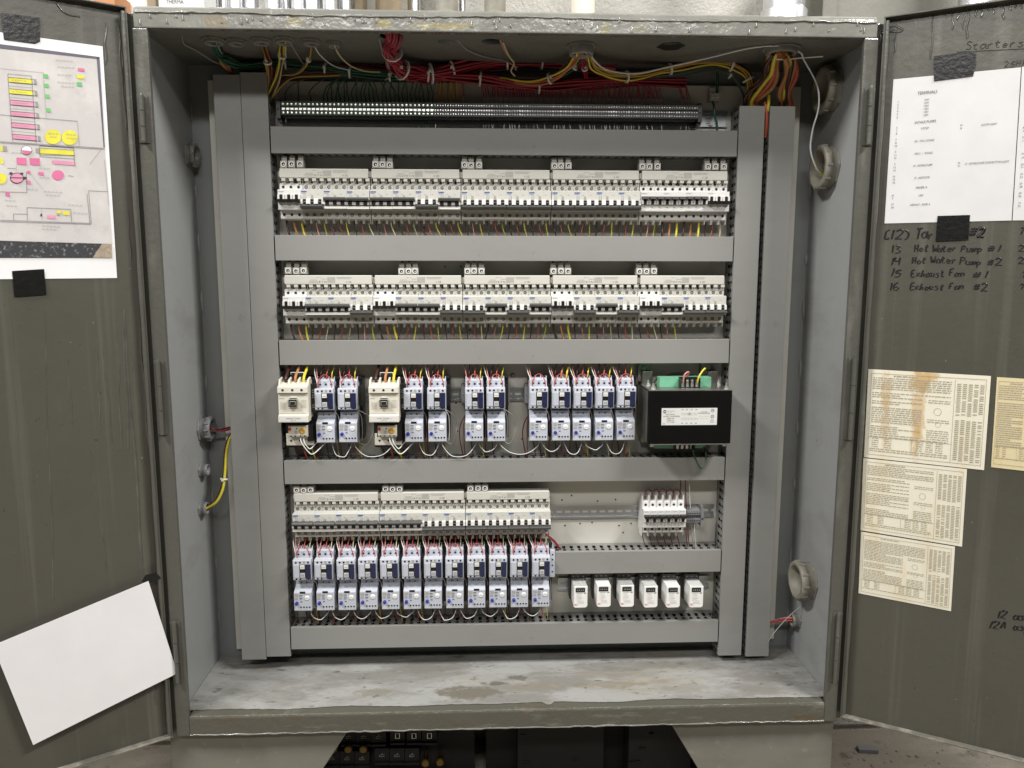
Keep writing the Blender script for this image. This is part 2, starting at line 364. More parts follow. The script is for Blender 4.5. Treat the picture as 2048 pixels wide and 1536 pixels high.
# front frame: top rail with rolled edge and weld bead, sides, sill
lt = MB(); lt.prism([(.0, 1.4875), (.0, 1.519), (.003, 1.527), (.010, 1.532), (.03, ZT + .001), (.03, 1.4905), (.012, 1.4885)], -.762, .762, 'lip')
P('top_rail', lt, .0025)
rb = random.Random(5)
wb = MB(); wb.tube([(-.758 + 1.516 * i / 120, -.0005 + rb.uniform(-.0006, .0006), 1.5165 + rb.uniform(-.0012, .0012) + .002 * sin(i * .13)) for i in range(121)],
                   lambda t: .0016 + .0012 * abs(sin(t * 70)) * abs(sin(t * 23)), 'lip', 6); P('weld_bead', wb)
for i in range(46):
    x = rb.uniform(-.75, .75); z = rb.uniform(1.493, 1.513); L_ = rb.uniform(.003, .011)
    dr = MB().tube([(x, -.0002, z + L_), (x, -.001, z + L_ * .4), (x, -.0012, z), (x, -.0004, z - .0015)], lambda t: .0008 + .0014 * t, 'lip', 5, flat=.8); P('paint_run', dr)

for sx in (-1, 1):
    ss = MB(); x0, x1 = sx * .736, sx * .766
    ss.prism([(x0, .001), (x1, .001), (x1, .30), (sx * .7622, .30), (sx * .7622, .012), (x0, .012)], -.047, 1.4872, 'siderail', 'z')
    P('side_rail', ss, .002); P('outer_return', MB().box(sx * .7665, sx * .80, .0145, .05, -.047, 1.52, 'siderail'), .001)
sl = MB(); sl.prism([(0, -.0465), (0, -.004), (.003, 0.0012), (.034, .0012), (.034, -.0465)], -.7355, .7355, 'lipb'); P('sill', sl, .0015)
sb = MB(); sb.tube([(-.735 + 1.47 * i / 100, -.0006, -.0435 + rb.uniform(-.0015, .0015)) for i in range(101)], lambda t: .0013 + .0014 * abs(sin(t * 61) * sin(t * 17)), 'lip', 5); P('weld_bead', sb)
# cabinet floor sheet with its ragged paint edge over the sill
fl = MB(); n = 150
edge = []
for i in range(n + 1):
    x = -.757 + 1.514 * i / n
    edge.append((x, .026 + .0045 * sin(i * .21) * sin(i * .047) + rb.uniform(-.0012, .0012) - (.012 if i in (83, 84) else 0)))
for i in range(n):
    fl.face([(edge[i][0], edge[i][1], .0024), (edge[i + 1][0], edge[i + 1][1], .0024), (edge[i + 1][0], YB, .0024), (edge[i][0], YB, .0024)], 'floor')
P('floor_panel', fl)
P('underside', MB().box(-.76, .76, .036, YB + .004, -.046, -.004, 'legp'))
for poly in ([(-.79, -.048), (-.377, -.048), (-.54, GZ), (-.79, GZ)], [(.372, -.048), (.771, -.048), (.771, GZ), (.52, GZ)]):
    P('leg', MB().prism(poly, .022, .26, 'legp', 'y'), .002)
# weld seam between side and back walls
for sx in (-1, 1):
    for k in range(9):
        z = .1 + k * .155 + rb.uniform(-.03, .03); L_ = rb.uniform(.03, .06)
        P('weld_bead', MB().tube([(sx * (HX - .002), YB - .002, z + L_ * i / 6) for i in range(7)], lambda t: .001 + .0035 * sin(pi * min(max(t, .02), .98)), 'interior', 6))
# mounting plate with drilled holes
PX0, PX1, PZ0, PZ1 = -.709, .714, .03, 1.4515
pm = MB(); pm.box(PX0, PX1, YP, YP + .003, PZ0, PZ1, 'plate'); pm.box(PX0, PX0 + .003, YP + .003, YP + .016, PZ0, PZ1, 'plate'); pm.box(PX1 - .003, PX1, YP + .003, YP + .016, PZ0, PZ1, 'plate')
plate = P('mounting_plate', pm, .001)
for px, py in ((610, 453), (848, 456), (890, 533), (922, 533), (862, 660), (940, 660), (912, 806), (1044, 878), (1124, 1000), (1195, 1002), (1231, 999), (1130, 1051), (1184, 1045), (1238, 1051), (1246, 1065),
               (556, 170), (585, 244), (900, 245), (1160, 1047), (1262, 1047), (1143, 991), (915, 862)):
    q = at(px, py, YP); obj('drilled_hole', MB().disc((q.x, YP - .0003, q.z), .0022, 'dark', 8), plate)
for px, py in ((1026, 751),):
    q = at(px, py, YP); obj('plate_screw', MB().lathe((q.x, YP - .0003, q.z), (0, -1, 0), [(0, .006), (.002, .006), (.004, .0035)], 10, 'rail'), plate)
for sx in (-.6, .6):
    for z in (.12, 1.40): P('standoff', MB().lathe((sx, YB, z), (0, -1, 0), [(0, .009), (YB - YP - .003, .009)], 8, 'steel'))

# ------------------------------------------------------------------ doors
AL, AR = radians(32), radians(31)
DL = dict(d=Vector((-cos(AL), -sin(AL), 0)), n=Vector((sin(AL), -cos(AL), 0)), h=Vector((-.772, -.004, 0)), z0=-.0455, z1=1.526)
DR = dict(d=Vector((cos(AR), -sin(AR), 0)), n=Vector((-sin(AR), -cos(AR), 0)), h=Vector((.772, -.004, 0)), z0=-.034, z1=1.529)
def build_door(D, label):
    d, n, h, z0, z1 = D['d'], D['n'], D['h'], D['z0'], D['z1']; WD = .755; FL = .017
    def q(a, b, z): return h + d * a + n * b + Z_ * z
    mb = MB()
    mb.slab([q(0, -FL, z0), q(WD, -FL, z0), q(WD, -FL, z1), q(0, -FL, z1)], -n * .003, 'olive')
    o = P('door', mb, .001); o['label'] = label
    D['o'] = o
    fm = MB(); fm.slab([q(0, -FL, z0), q(WD, -FL, z0), q(WD, 0, z0), q(0, 0, z0)], Z_ * .003, 'dust')
    obj('flange', fm.mesh('flange', .0008), o); fm = MB()
    fm.slab([q(0, -FL, z1), q(WD, -FL, z1), q(WD, 0, z1), q(0, 0, z1)], -Z_ * .003, 'olive')
    obj('flange', fm.mesh('flange', .0008), o)
    hm = MB(); hm.slab([q(0, -FL, z0 + .003), q(0, 0, z0 + .003), q(0, 0, z1 - .003), q(0, -FL, z1 - .003)], d * .003, 'olive')
    hm.tube([q(.007, .0005, z0 + .01 + (z1 - z0 - .02) * i / 40) for i in range(41)], lambda t: .0042 + .0006 * sin(t * 60), 'siderail', 8)
    obj('edge_roll', hm.mesh('edge_roll', 0), o)
    D['p0'] = h - n * FL
    return o
doorL = build_door(DL, 'olive grey door with paint runs and a coloured plan taped inside')
doorR = build_door(DR, 'olive grey door with taped typed lists and black handwriting')
def dp(D, px, py, off=.0008): return on(px, py, D['p0'], D['n']) + D['n'] * off
def drips(D, spec):
    for (x0, y0, x1, y1, w) in spec:
        a, b = dp(D, x0, y0, 0), dp(D, x1, y1, 0); k = 9; rr = rb.uniform(0, 6)
        pts = [a.lerp(b, i / k) + D['d'] * (.0014 * sin(rr + i * 1.1)) for i in range(k + 1)]
        obj('paint_drip', MB().tube(pts, lambda t, w=w: w * 1.35 * (.45 + .55 * t if t < .93 else .7), 'drip', 6, flat=.22, nrm=D['n']).mesh('paint_drip', recalc=False), D['o'])
drips(DL, [(237, 40, 244, 170, .003), (254, 130, 262, 330, .002), (240, 60, 252, 260, .0022), (268, 80, 268, 100, .0022), (212, 45, 210, 130, .003), (246, 620, 258, 900, .0022), (236, 680, 242, 900, .002), (280, 660, 298, 890, .0022),
           (248, 620, 285, 1130, .0028), (205, 690, 226, 900, .0018), (88, 620, 108, 1200, .0016), (194, 700, 200, 860, .0018), (262, 680, 266, 740, .0014), (135, 720, 146, 850, .0013), (308, 1370, 313, 1410, .003), (336, 1360, 338, 1440, .0026), (180, 900, 215, 1150, .0014), (255, 420, 262, 520, .0016)])
drips(DR, [(1866, 22, 1862, 120, .0022), (1894, 18, 1892, 36, .002), (1905, 16, 1905, 60, .002), (1918, 15, 1916, 42, .0016), (1928, 15, 1926, 60, .0018), (1938, 14, 1933, 78, .0024), (1952, 14, 1952, 34, .002), (1964, 12, 1964, 36, .002),
           (1795, 45, 1788, 108, .002), (1762, 55, 1760, 90, .002), (2006, 8, 2007, 40, .002), (1986, 10, 1987, 28, .0018), (2020, 7, 2021, 22, .0018), (2032, 6, 2032, 16, .0018), (1976, 12, 1976, 22, .0016), (2042, 4, 2042, 18, .0016)])
# folded lumps of thick paint at the hinge ends
for D, pts in ((DR, [(1762, 62), (1775, 56), (1790, 52), (1805, 60), (1796, 64), (1778, 63), (1763, 66)]), (DL, [(262, 28), (270, 31), (277, 40), (276, 55)]), (DL, [(112, 5), (125, 22), (140, 30), (160, 33)])):
    obj('paint_drip', MB().tube(spline([dp(D, *p, 0) for p in pts], 4), .0022, 'drip', 6).mesh('paint_drip', recalc=False), D['o'])
# hinges: leaf, knuckles and pin
def hinge(D, px, py0, py1, side):
    a, b = at(px, py0, -.006), at(px, py1, -.006); x = side * .7525
    mb = MB(); zt, zb = a.z, b.z; L_ = zt - zb
    for k in range(3): mb.lathe((x, -.008, zb + L_ * (k / 3) + .001), (0, 0, 1), [(0, .0046), (L_ / 3 - .002, .0046)], 10, 'siderail')
    mb.lathe((x, -.008, zt), (0, 0, 1), [(-.001, .004), (.003, .0035)], 8, 'drip')
    mb.box(x - side * .010, x + side * .012, -.0012, .0008, zb, zt, 'siderail')
    P('hinge', mb)
for a in ((300, 190, 285), (338, 722, 870), (362, 1245, 1365)): hinge(DL, *a, -1)
for a in ((1738, 175, 290), (1705, 715, 880), (1668, 1228, 1365)): hinge(DR, *a, 1)

# ------------------------------------------------------------------ wiring ducts
def duct(name, label, horizontal, a0, a1, c, w, y0=YD, y1=YP, sl0=None):
    """a0..a1 along its length, c the cover's centre across, w cover width"""
    root = thing(name, label, 'wiring duct', ((a0 + a1) / 2, y1, c - w / 2) if horizontal else (c, y1, a0), 'slotted grey wiring ducts'); o = root.location.copy()
    def T(mb, l0, l1, d0, d1, y_0, y_1, m):
        if horizontal: mb.box(l0 - o.x, l1 - o.x, y_0 - o.y, y_1 - o.y, d0 - o.z, d1 - o.z, m)
        else: mb.box(d0 - o.x, d1 - o.x, y_0 - o.y, y_1 - o.y, l0 - o.z, l1 - o.z, m)
    cv = MB(); T(cv, a0, a1, c - w / 2, c + w / 2, y0, y0 + .0022, 'duct'); 
    for s in (-1, 1): T(cv, a0, a1, c + s * (w / 2), c + s * (w / 2 - .002), y0 + .0022, y0 + .010, 'duct')
    cvo = obj('cover', cv.mesh('cover', .0009), root)
    if horizontal: cvo.rotation_euler[1] = rb.uniform(-.0011, .0011); cvo.location[2] = rb.uniform(-.0006, .0006)
    bs = MB(); T(bs, a0 + .001, a1 - .001, c - w / 2 + .003, c + w / 2 - .003, y1 - .0025, y1 - .0003, 'ductin'); obj('base', bs, root)
    iw = MB()  # duct wires as fat black tubes, added to darken the slots
    for k in range(9):
        dd = c + (k % 3 - 1) * .015; yy = y0 + .024 + (k // 3) * .014; rr2 = .0072
        if horizontal: iw.tube([(a0 + .004 - o.x, yy - o.y, dd - o.z), ((a0 + a1) / 2 - o.x, yy - .002 - o.y, dd - .001 - o.z), (a1 - .004 - o.x, yy - o.y, dd - o.z)], rr2, 'black', 6)
        else: iw.tube([(dd - o.x, yy - o.y, a0 + .004 - o.z), (dd - o.x, yy - .002 - o.y, (a0 + a1) / 2 - o.z), (dd - o.x, yy - o.y, a1 - .004 - o.z)], rr2, 'black', 6)
    obj('slot_shade_cables', iw.mesh('slot_shade_cables', recalc=False), root)
    pitch = .0195; n = int((a1 - a0) / pitch); off = (a1 - a0 - n * pitch) / 2
    ya, yb = y0 + .0105, y1 - .003
    for s in (-1, 1):
        mb = MB(); d0, d1 = c + s * (w / 2 - .0035), c + s * (w / 2 - .0018)
        T(mb, a0, a1, d0, d1, ya, ya + .004, 'ductin'); T(mb, a0, a1, d0, d1, yb - .016, yb, 'ductin')
        for i in range(n + 1):
            l = a0 + off + i * pitch; sw = .0044
            T(mb, max(l - pitch + sw, a0), min(l - sw, a1), d0, d1, ya + .004, yb - .016, 'ductin')
            if i < n + 1 and l + sw < a1 and l - sw > a0:
                T(mb, l - sw, l - .0011, d0, d1, ya + .016, ya + .020, 'ductin'); T(mb, l + .0011, l + sw, d0, d1, ya + .017, ya + .022, 'ductin')
        obj('slotted_wall', mb, root)
    return root
hz = [('z', 1.334, 1.2746, 'horizontal duct cover below the long terminal strip'), ('z', 1.0887, 1.030, 'horizontal duct cover between the two upper breaker rows'),
      ('z', .8425, .7834, 'horizontal duct cover above the cream contactors'), ('z', .548, .4896, 'horizontal duct cover below the black transformer'), ('z', .1188, .0607, 'lowest horizontal duct cover below the white timers')]
for _, zt, zb, lb in hz: duct('wiring_duct', 'grey ' + lb, True, -.5495, .5385, (zt + zb) / 2, zt - zb)
a = at(1110, 1101, YD); b = at(1443, 1146, YD)
duct('wiring_duct', 'short grey horizontal duct between the single-pole breakers and the white timers', True, a.x, .5385, .2785, .0575)
duct('wiring_duct', 'outer tall vertical duct beside the plan sheet door', False, .036, 1.4475, -.6435, .0600)
duct('wiring_duct', 'inner tall vertical duct on the plan sheet side', False, .043, 1.4530, -.5823, .0600)
duct('wiring_duct', 'inner vertical duct, cut short, beside the black transformer', False, .022, 1.3905, .5715, .0605)
duct('wiring_duct', 'outer vertical duct, cut short, on the handwriting door side', False, .018, 1.3905, .6440, .0600)

# ------------------------------------------------------------------ DIN rails
def rail(label, x0, x1, z, slots=True):
    mb = MB()
    for s in (-1, 1):
        mb.box(x0, x1, YR, YR + .001, z + s * .0175, z + s * .0125, 'rail'); mb.box(x0, x1, YR + .001, YP - .001, z + s * .0135, z + s * .0125, 'rail')
    n = int((x1 - x0) / .0225)
    mb.box(x0, x1, YP - .0017, YP - .0007, z + .0032, z + .0124, 'rail'); mb.box(x0, x1, YP - .0017, YP - .0007, z - .0124, z - .0032, 'rail')
    for i in range(n + 1):
        l = x0 + i * .0225
        mb.box(l, min(l + .0075, x1), YP - .0017, YP - .0007, z - .0032, z + .0032, 'rail')
    return tag(obj('din_rail', mb), label, 'rail', 'zinc mounting rails')
Z1, Z2, Z4 = 1.1708, .9247, .3923
ZC3 = at(1000, 797, .175).z; ZC4 = at(604, 1141, .175).z
ZT_ = at(1000, 222, .215).z; ZR4 = at(1270, 1023, YR).z; ZTM = at(1300, 1190, .2).z - .004
rail('zinc rail behind the long terminal strip', -.54, at(1455, 232, YR).x, ZT_ - .006)
rail('zinc rail behind the topmost breaker row', -.54, .53, Z1); rail('zinc rail behind the second breaker row', -.54, .53, Z2)
rail('zinc rail behind the upper contactors', -.53, .27, ZC3 - .002); rail('slotted zinc rail behind the single-pole breakers', -.535, .536, ZR4)
rail('zinc rail behind the lower contactors', -.535, .12, ZC4 - .002); rail('zinc rail behind the white timers', .13, .53, ZTM + .012)

# ------------------------------------------------------------------ breakers
PW = .0177
BM = {}
def hole_mesh(r, screw):
    mb = MB(); mb.lathe((0, 0, 0), (0, -1, 0), [(0, r), (.0006, r), (.0006, r * .86), (-.0004, r * .86)], 12, 'beige2', False)
    mb.disc((0, -.0001, 0), r * .86, 'dark', 12)
    if screw:
        mb.disc((0, -.0005, 0), r * .5, 'steel', 10, .0005); mb.box(-r * .55, r * .55, -.0013, -.0009, -r * .1, r * .1, 'dark'); mb.box(-r * .1, r * .1, -.0013, -.0009, -r * .55, r * .55, 'dark')
    return mb.mesh('terminal_screw', recalc=False)
BM['screw'] = hole_mesh(.0046, True); BM['hole'] = hole_mesh(.0038, False)
def breaker_meshes(kind, poles, fingers):
    w = poles * PW; m, m2 = ('beige', 'beige2') if kind == 'A' else ('white', 'white')
    mb = MB()
    zs = .0395
    mb.prism([(0, -.040), (0, .040), (-.040, zs), (-.046, zs - .002), (-.046, -zs - .003), (-.040, -.0455), (-.01, -.0455)], .0003, w - .0003, m2)
    mb.prism([(-.0455, -.0222), (-.066, -.0222), (-.066, .0215), (-.0645, .0225), (-.0455, .0225)], .0002, w - .0002, m)
    mb.box(-.0004, w + .0004, -.0655, -.0462, -.0226, -.0236, m2)
    fg = mb
    if fingers:
        for i in range(poles + 1):
            x = i * PW
            for dx in ((-.0013, .0013) if 0 < i < poles else ((.0013,) if i == 0 else (-.0013,))):
                xx = x + dx
                fg.prism([(-.012, .039), (-.012, .0525), (-.043, .0525), (-.0465, .040), (-.0475, .026), (-.046, .026), (-.044, .039)], xx - .0006, xx + .0006, m)
                fg.prism([(-.012, -.045), (-.012, -.0535), (-.045, -.0535), (-.0475, -.046), (-.0475, -.026), (-.046, -.026), (-.044, -.045)], xx - .0006, xx + .0006, m)
    else:
        for i in range(1, poles): fg.box(i * PW - .0002, i * PW + .0002, -.0463, -.0455, -.044, .039, 'inkl')
    body = mb.mesh('housing', .0003)
    lb = MB(); yf = -.0663
    if kind == 'A':
        [lb.box(.0015 + a, .0015 + b, yf, -.0659, .0162, .0192, 'blue') for a, b in ((0, .0022), (.0026, .0048), (.0051, .0078), (.0082, .0103), (.0106, .0125))]; lb.box(.002, .0118, yf, -.0659, .0138, .0147, 'blue')
        for i in range(6): lb.box(.0062, .0062 + (.004, .003, .0045, .0025, .004, .003)[i], yf, -.0659, .0115 - i * .0021, .0108 - i * .0021, 'inkl')
        lb.box(.0122, .0127, yf, -.0659, .0015, .0120, 'ink')
        lb.box(.0236, .029, yf, -.0659, .002, .010, 'inkl')
        for i in range(1, poles): lb.box(i * PW + .003, i * PW + .0062, yf, -.0659, .0118, .0125, 'ink')
        for i in range(1, poles): lb.box(i * PW - .0001, i * PW + .0001, yf + .0002, -.0659, -.022, .022, 'inkl')
    else:
        put_text(lb, 'EATON', 'ink', (.0022, yf, .0160), X_, Z_, .0027, .0115)
        for i in range(poles):
            x = i * PW; lb.box(x + .0062, x + .0112, yf, -.0659, -.0145, -.0133, 'ink')
            for k in range(5):
                t = k / 4; lb.box(x + .004 + .008 * t, x + .0062 + .008 * t, yf, -.0659, -.019 + .002 * t * t, -.0186 + .002 * t * t, 'inkl')
        for i in range(1, poles): lb.box(i * PW - .0001, i * PW + .0001, yf + .0002, -.0659, -.022, .022, 'inkl')
    label = lb.mesh('printed_label', recalc=False)
    out = dict(housing=body, printed_label=label)
    for st in ('up', 'down'):
        h = MB(); k = MB()
        if kind == 'A':
            if st == 'up':
                h.prism([(-.0705, .0052), (-.079, .0042), (-.082, .0008), (-.080, -.0032), (-.0705, -.0030)], .0012, w - .0012, 'grey_handle')
                for i in range(poles):
                    x = i * PW; h.box(x + .0048, x + .0128, -.074, -.066, -.0132, -.0030, 'black'); h.box(x + .0045, x + .0132, -.071, -.066, -.003, .005, 'grey_handle')
                    k.prism([(-.066, -.0055), (-.0735, -.0062), (-.0735, -.0118), (-.066, -.0132)], x - .0042 if i else .0002, x + .0042, 'knob')
                k.prism([(-.066, -.0050), (-.0735, -.0062), (-.0735, -.0118), (-.066, -.0132)], w - .0042, w - .0002, 'knob')
                k.prism([(-.066, -.0140), (-.0705, -.0152), (-.0705, -.0212), (-.066, -.0222)], .0004, w - .0004, 'knob')
            else:
                for i in range(poles):
                    x = i * PW; h.box(x + .0055, x + .0122, -.0672, -.066, -.0112, .0006, 'black'); h.box(x + .0055, x + .0122, -.0685, -.0672, -.006, -.0045, 'inkl')
                    k.prism([(-.066, .0015), (-.0715, .0), (-.0725, -.0105), (-.066, -.0122)], x - .0046 if i else .0002, x + .0046, 'knob')
                k.prism([(-.066, .0015), (-.0715, .0), (-.0725, -.0105), (-.066, -.0122)], w - .0046, w - .0002, 'knob')
                h.prism([(-.066, -.0128), (-.078, -.0135), (-.0812, -.0165), (-.079, -.0205), (-.066, -.0212)], .0006, w - .0006, 'grey_handle')
        else:
            for i in range(poles):
                x = i * PW; z0, z1 = (.0105, .0035) if st == 'up' else (-.0075, -.0005)
                h.prism([(-.066, z0), (-.079, z0 - (.0008 if st == 'up' else -.0008)), (-.0805, z1), (-.066, z1)], x + .0012, x + PW - .0012, 'black')
                if st == 'up': h.box(x + .0055, x + .0122, -.0715, -.066, -.0075, .0034, 'black')
                else: h.box(x + .0055, x + .0122, -.0715, -.066, -.0004, .0105, 'black')
                zz = (-.0078, .0030) if st == 'up' else (0, .0108)
                for a, b in ((.0006, .0052), (.0125, .0171)): k.box(x + a, x + b, -.0722, -.066, zz[0], zz[1], 'knob')
        out['handle_' + st] = h.mesh('handle', .0003); out['toggle_base_' + st] = k.mesh('toggle_base', .0003)
    return out
BK = {k: breaker_meshes(*k) for k in (('A', 3, True), ('B', 3, True), ('B', 3, False), ('B', 1, True))}
def place_breaker(kind, poles, fingers, st, x, z, label, group):
    K = BK[(kind, poles, fingers)]; r = thing('circuit_breaker', label, 'circuit breaker', (x, YR, z), group)
    obj('housing', K['housing'], r); obj('printed_label', K['printed_label'], r)
    obj('handle', K['handle_' + st], r); obj('toggle_base', K['toggle_base_' + st], r)
    sm = BM['screw' if kind == 'A' else 'hole']
    for i in range(poles):
        for zz in (.0300, -.0335):
            o = obj('terminal_screw', sm, r, (i * PW + PW / 2, -.046, zz))
            if kind == 'A': o.rotation_euler[1] = rng.uniform(0, 1.5)
    return r
ROWS = [('topmost', Z1, -.5382, ['Bd0', 'Ad', 'Au', 'Au', 'Au', 'Au', 'Ad', 'Au', 'Ad', 'Ad', 'Ad', 'Ad', 'Ad', 'Ad', 'Ad', 'Ad', 'Bu1', 'Bu0', 'Bu0', 'Bd1']),
        ('second', Z2, -.5362, ['Bd0', 'Au', 'Au', 'Ad', 'Bd0', 'Au', 'Au', 'Ad', 'Ad', 'Au', 'Ad', 'Au', 'Bd0', 'Ad', 'Au', 'Ad', 'Bd1', 'Au', 'Ad', 'Ad']),
        ('lowest', Z4, -.5337, ['Au', 'Au', 'Au', 'Au', 'Au', 'Au', 'Ad', 'Ad', 'Ad', 'Ad', 'Ad', 'Ad'])]
for rn, z, x0, lst in ROWS:
    for i, c in enumerate(lst):
        up = 'raised' if c[1] == 'u' else 'lowered'
        look = ('beige three-pole breaker, grey handle ' if c[0] == 'A' else 'white three-pole breaker, black toggles ') + up
        place_breaker(c[0], 3, c[0] == 'A' or c[-1] == '1', 'up' if c[1] == 'u' else 'down', x0 + .0004 + (i // 4) * 12 * PW * 1.0006 + (i % 4) * 3 * PW * .994, z + rng.uniform(-.0004, .0004),
                      '%s, %s in the %s row from the plan sheet' % (look, ORD[i], rn), 'breakers of the %s row' % rn)
sp0 = at(1287, 1040, .1915); sp1 = at(1372, 1040, .1915); spw = (sp1.x - sp0.x) / 6
ZS = (at(1330, 1020, .1915).z + at(1330, 1054, .1915).z) / 2
for i in range(6):
    place_breaker('B', 1, True, 'up', sp0.x + i * spw, ZS, 'white single-pole breaker with red loop, %s of six counted from the contactors' % ORD[i], 'single-pole breakers above the short duct')

# ------------------------------------------------------------------ busbars and feed lugs
def busbar_mesh(toothw=.0088, w=.2045):
    mb = MB(); mb.prism([(-.030, .0), (-.052, .0), (-.0545, .0015), (-.0545, .0205), (-.053, .022), (-.030, .022)], 0, w, 'bus')
    for i in range(12):
        x = i * PW + .0032; mb.box(x, x + toothw, -.0535, -.040, -.0065, .0, 'bus'); mb.box(x + .001, x + toothw - .001, -.048, -.044, -.014, -.0065, 'lug')
    mb.box(-.0045, 0, -.046, -.030, .004, .017, 'bus'); mb.box(w, w + .003, -.046, -.030, .004, .017, 'bus')
    return mb.mesh('cover', .0005)
BUSM = busbar_mesh()
pb = MB(); put_text(pb, 'E·T·N', 'ink', (.080, -.0548, .0045), X_, Z_, .0042, .018)
for i in range(7): pb.box(.1005 + i * .0027, .1022 + i * .0027, -.0548, -.0544, .0045, .0175, 'inkl')
for i, (a, b, z) in enumerate(((.060, .076, .0105), (.058, .079, .0075), (.056, .078, .0045), (.087, .099, .0125), (.122, .158, .0165), (.124, .155, .0135), (.075, .080, .0165), (.083, .086, .0165))): pb.box(a, b, -.0548, -.0544, z, z + .0011, 'inkl')
put_text(pb, 'CE', 'ink', (.150, -.0548, .0045), X_, Z_, .004); pb.disc((.146, -.0544, .0065), .0018, 'inkl', 8)
PBM = pb.mesh('printed_label', recalc=False)
lm = MB(); lm.box(-.0078, .0078, -.054, -.030, -.008, .008, 'lug'); lm.box(-.006, .006, -.046, -.030, .008, .0205, 'lug')
LUGM = lm.mesh('lug_block', .0008)
lh = MB(); lh.lathe((0, -.054, 0), (0, -1, 0), [(0, .0064), (.0012, .0064), (.0012, .0042), (-.0004, .0042)], 14, 'knob', False); lh.disc((0, -.0541, 0), .0042, 'dark', 12); lh.disc((.0006, -.0546, -.0008), .0019, 'steel', 8, .0004)
LUGH = lh.mesh('clamp_screw', recalc=False)
LUGS = {'topmost': (331.5, [(567, 583, 600), (751, 765, 779), (929, 942, 958), (1109, 1122, 1137), (1285, 1299, 1315), (1416, 1431, 1448)]),
        'second': (543, [(576, 592, 607), (803, 817, 830), (935, 948, 963), (1107, 1122, 1136), (1279, 1293, 1308)]),
        'lowest': (974, [(593, 607, 621), (771, 785, 799), (941, 956, 970)])}
LUGPOS = []
for rn, z, x0, lst in ROWS:
    zb = z + .0495
    for g in range(len(lst) // 4):
        r = thing('busbar', 'beige comb busbar feeding the %s group of four breakers in the %s row' % (ORD[g], rn), 'busbar', (x0 + g * 12 * PW * 1.0006 + .004, YR, zb), 'comb busbars')
        obj('cover', BUSM, r); obj('printed_label', PBM, r)
    py, sets = LUGS[rn]; k = 0
    for g, s3 in enumerate(sets):
        for i, px in enumerate(s3):
            q = at(px, py + (px - 1000) * (.002 if rn != 'lowest' else -.016), YR - .054); zz = zb + .0318 if rn != 'lowest' else zb + .030
            jz = rng.uniform(-.0008, .0008)
            r = thing('feed_lug', 'grey feed lug above the %s breaker row, %s in line from the plan sheet' % (rn, ORD[k]), 'lug', (q.x, YR, zz + jz), 'busbar feed lugs'); k += 1
            obj('lug_block', LUGM, r); obj('clamp_screw', LUGH, r)
            LUGPOS.append((rn, i, Vector((q.x, YR - .037, zz + .02))))

# ------------------------------------------------------------------ small contactors with overload relays
OPM = {}
def openings(root, lst):
    for x, y, z, r in lst:
        if r not in OPM:
            t = MB(); round_hole(t, 0, 0, 0, r); OPM[r] = t.mesh('terminal_opening', recalc=False)
        obj('terminal_opening', OPM[r], root, (x, y, z))
def round_hole(mb, x, y, z, r=.0034): mb.lathe((x, y, z), (0, -1, 0), [(0, r), (.0005, r), (.0005, r * .8), (-.0002, r * .8)], 10, 'cgrey', False); mb.disc((x, y - .0002, z), r * .8, 'dark', 10)
w2 = .0225
cb = MB()
cb.box(-w2, w2, -.046, 0, -.034, .038, 'cdim')
cb.prism([(-.040, -.0262), (-.0815, -.0255), (-.0835, -.0235), (-.0835, .0245), (-.0815, .0262), (-.040, .0262)], -w2, w2, 'cgrey2')
cb.prism([(-.030, .026), (-.062, .026), (-.060, .040), (-.050, .046), (-.030, .046)], -w2 + .0012, w2 - .0012, 'cgrey')
for i in range(4):
    x = -.0200 + i * .0133; cb.prism([(-.046, .040), (-.058, .041), (-.050, .0505), (-.034, .0505), (-.03, .040)], x - .0011, x + .0011, 'cgrey2')
CB_BODY = cb.mesh('housing', .0007)
CB_HOLES = [(x, -.0615, .0335, .0034) for x in (-.0125, .0012, .0142)] + [(x, -.0835, .0205, .0032) for x in (-.0145, -.0045, .0150)] + [(x, -.0835, -.0222, .0031) for x in (-.0145, -.0050, .0150)]
ch = MB(); ch.box(.0022, .0080, -.0839, -.0835, .0178, .0232, 'inkl'); CB_MARK = ch.mesh('printed_mark', recalc=False)
cp = MB(); cp.box(-.0205, -.0065, -.0852, -.0833, -.0180, .0145, 'cgrey'); cp.box(-.0205, -.0195, -.0862, -.085, -.018, .0145, 'inkl')
CB_PANEL = cp.mesh('side_panel', .0006)
cl = MB(); cl.box(-.0062, .0082, -.0845, -.0834, -.0185, .0158, 'black'); cl.box(-.0046, .0068, -.0868, -.0845, .0045, .0150, 'knob'); cl.box(-.0046, .0068, -.0868, -.0845, -.0170, -.0060, 'cgrey2'); cl.box(-.003, .0052, -.0871, -.0867, -.0145, -.0085, 'inkl')
cl.box(-.003, .0052, -.0871, -.0868, .0078, .0086, 'inkl')
CB_LATCH = cl.mesh('latch', .0004)
cn = MB(); cn.prism([(-.0833, -.0225), (-.0852, -.0222), (-.0865, -.019), (-.0865, .0150), (-.0833, .0158)], .0088, .0208, 'navy')
CB_NAVY = cn.mesh('navy_panel', .0006)
bk = MB(); bk.box(-w2 - .001, w2 + .0085, -.040, -.0005, -.105, .0455, 'black'); bk.box(w2 + .0015, w2 + .0085, -.062, -.040, -.020, .030, 'black'); bk.box(w2 - .008, w2 + .0085, -.050, -.040, .0455, .0500, 'black')
CB_BASE = bk.mesh('mounting_base', .0006)
ob = MB(); ow = .0215
ob.prism([(-.02, -.036), (-.055, -.036), (-.057, -.046), (-.070, -.0535), (-.0795, -.0570), (-.0805, -.059), (-.0805, -.1045), (-.0790, -.106), (-.045, -.106), (-.045, -.1135), (-.02, -.1135)], -ow, ow, 'cgrey')
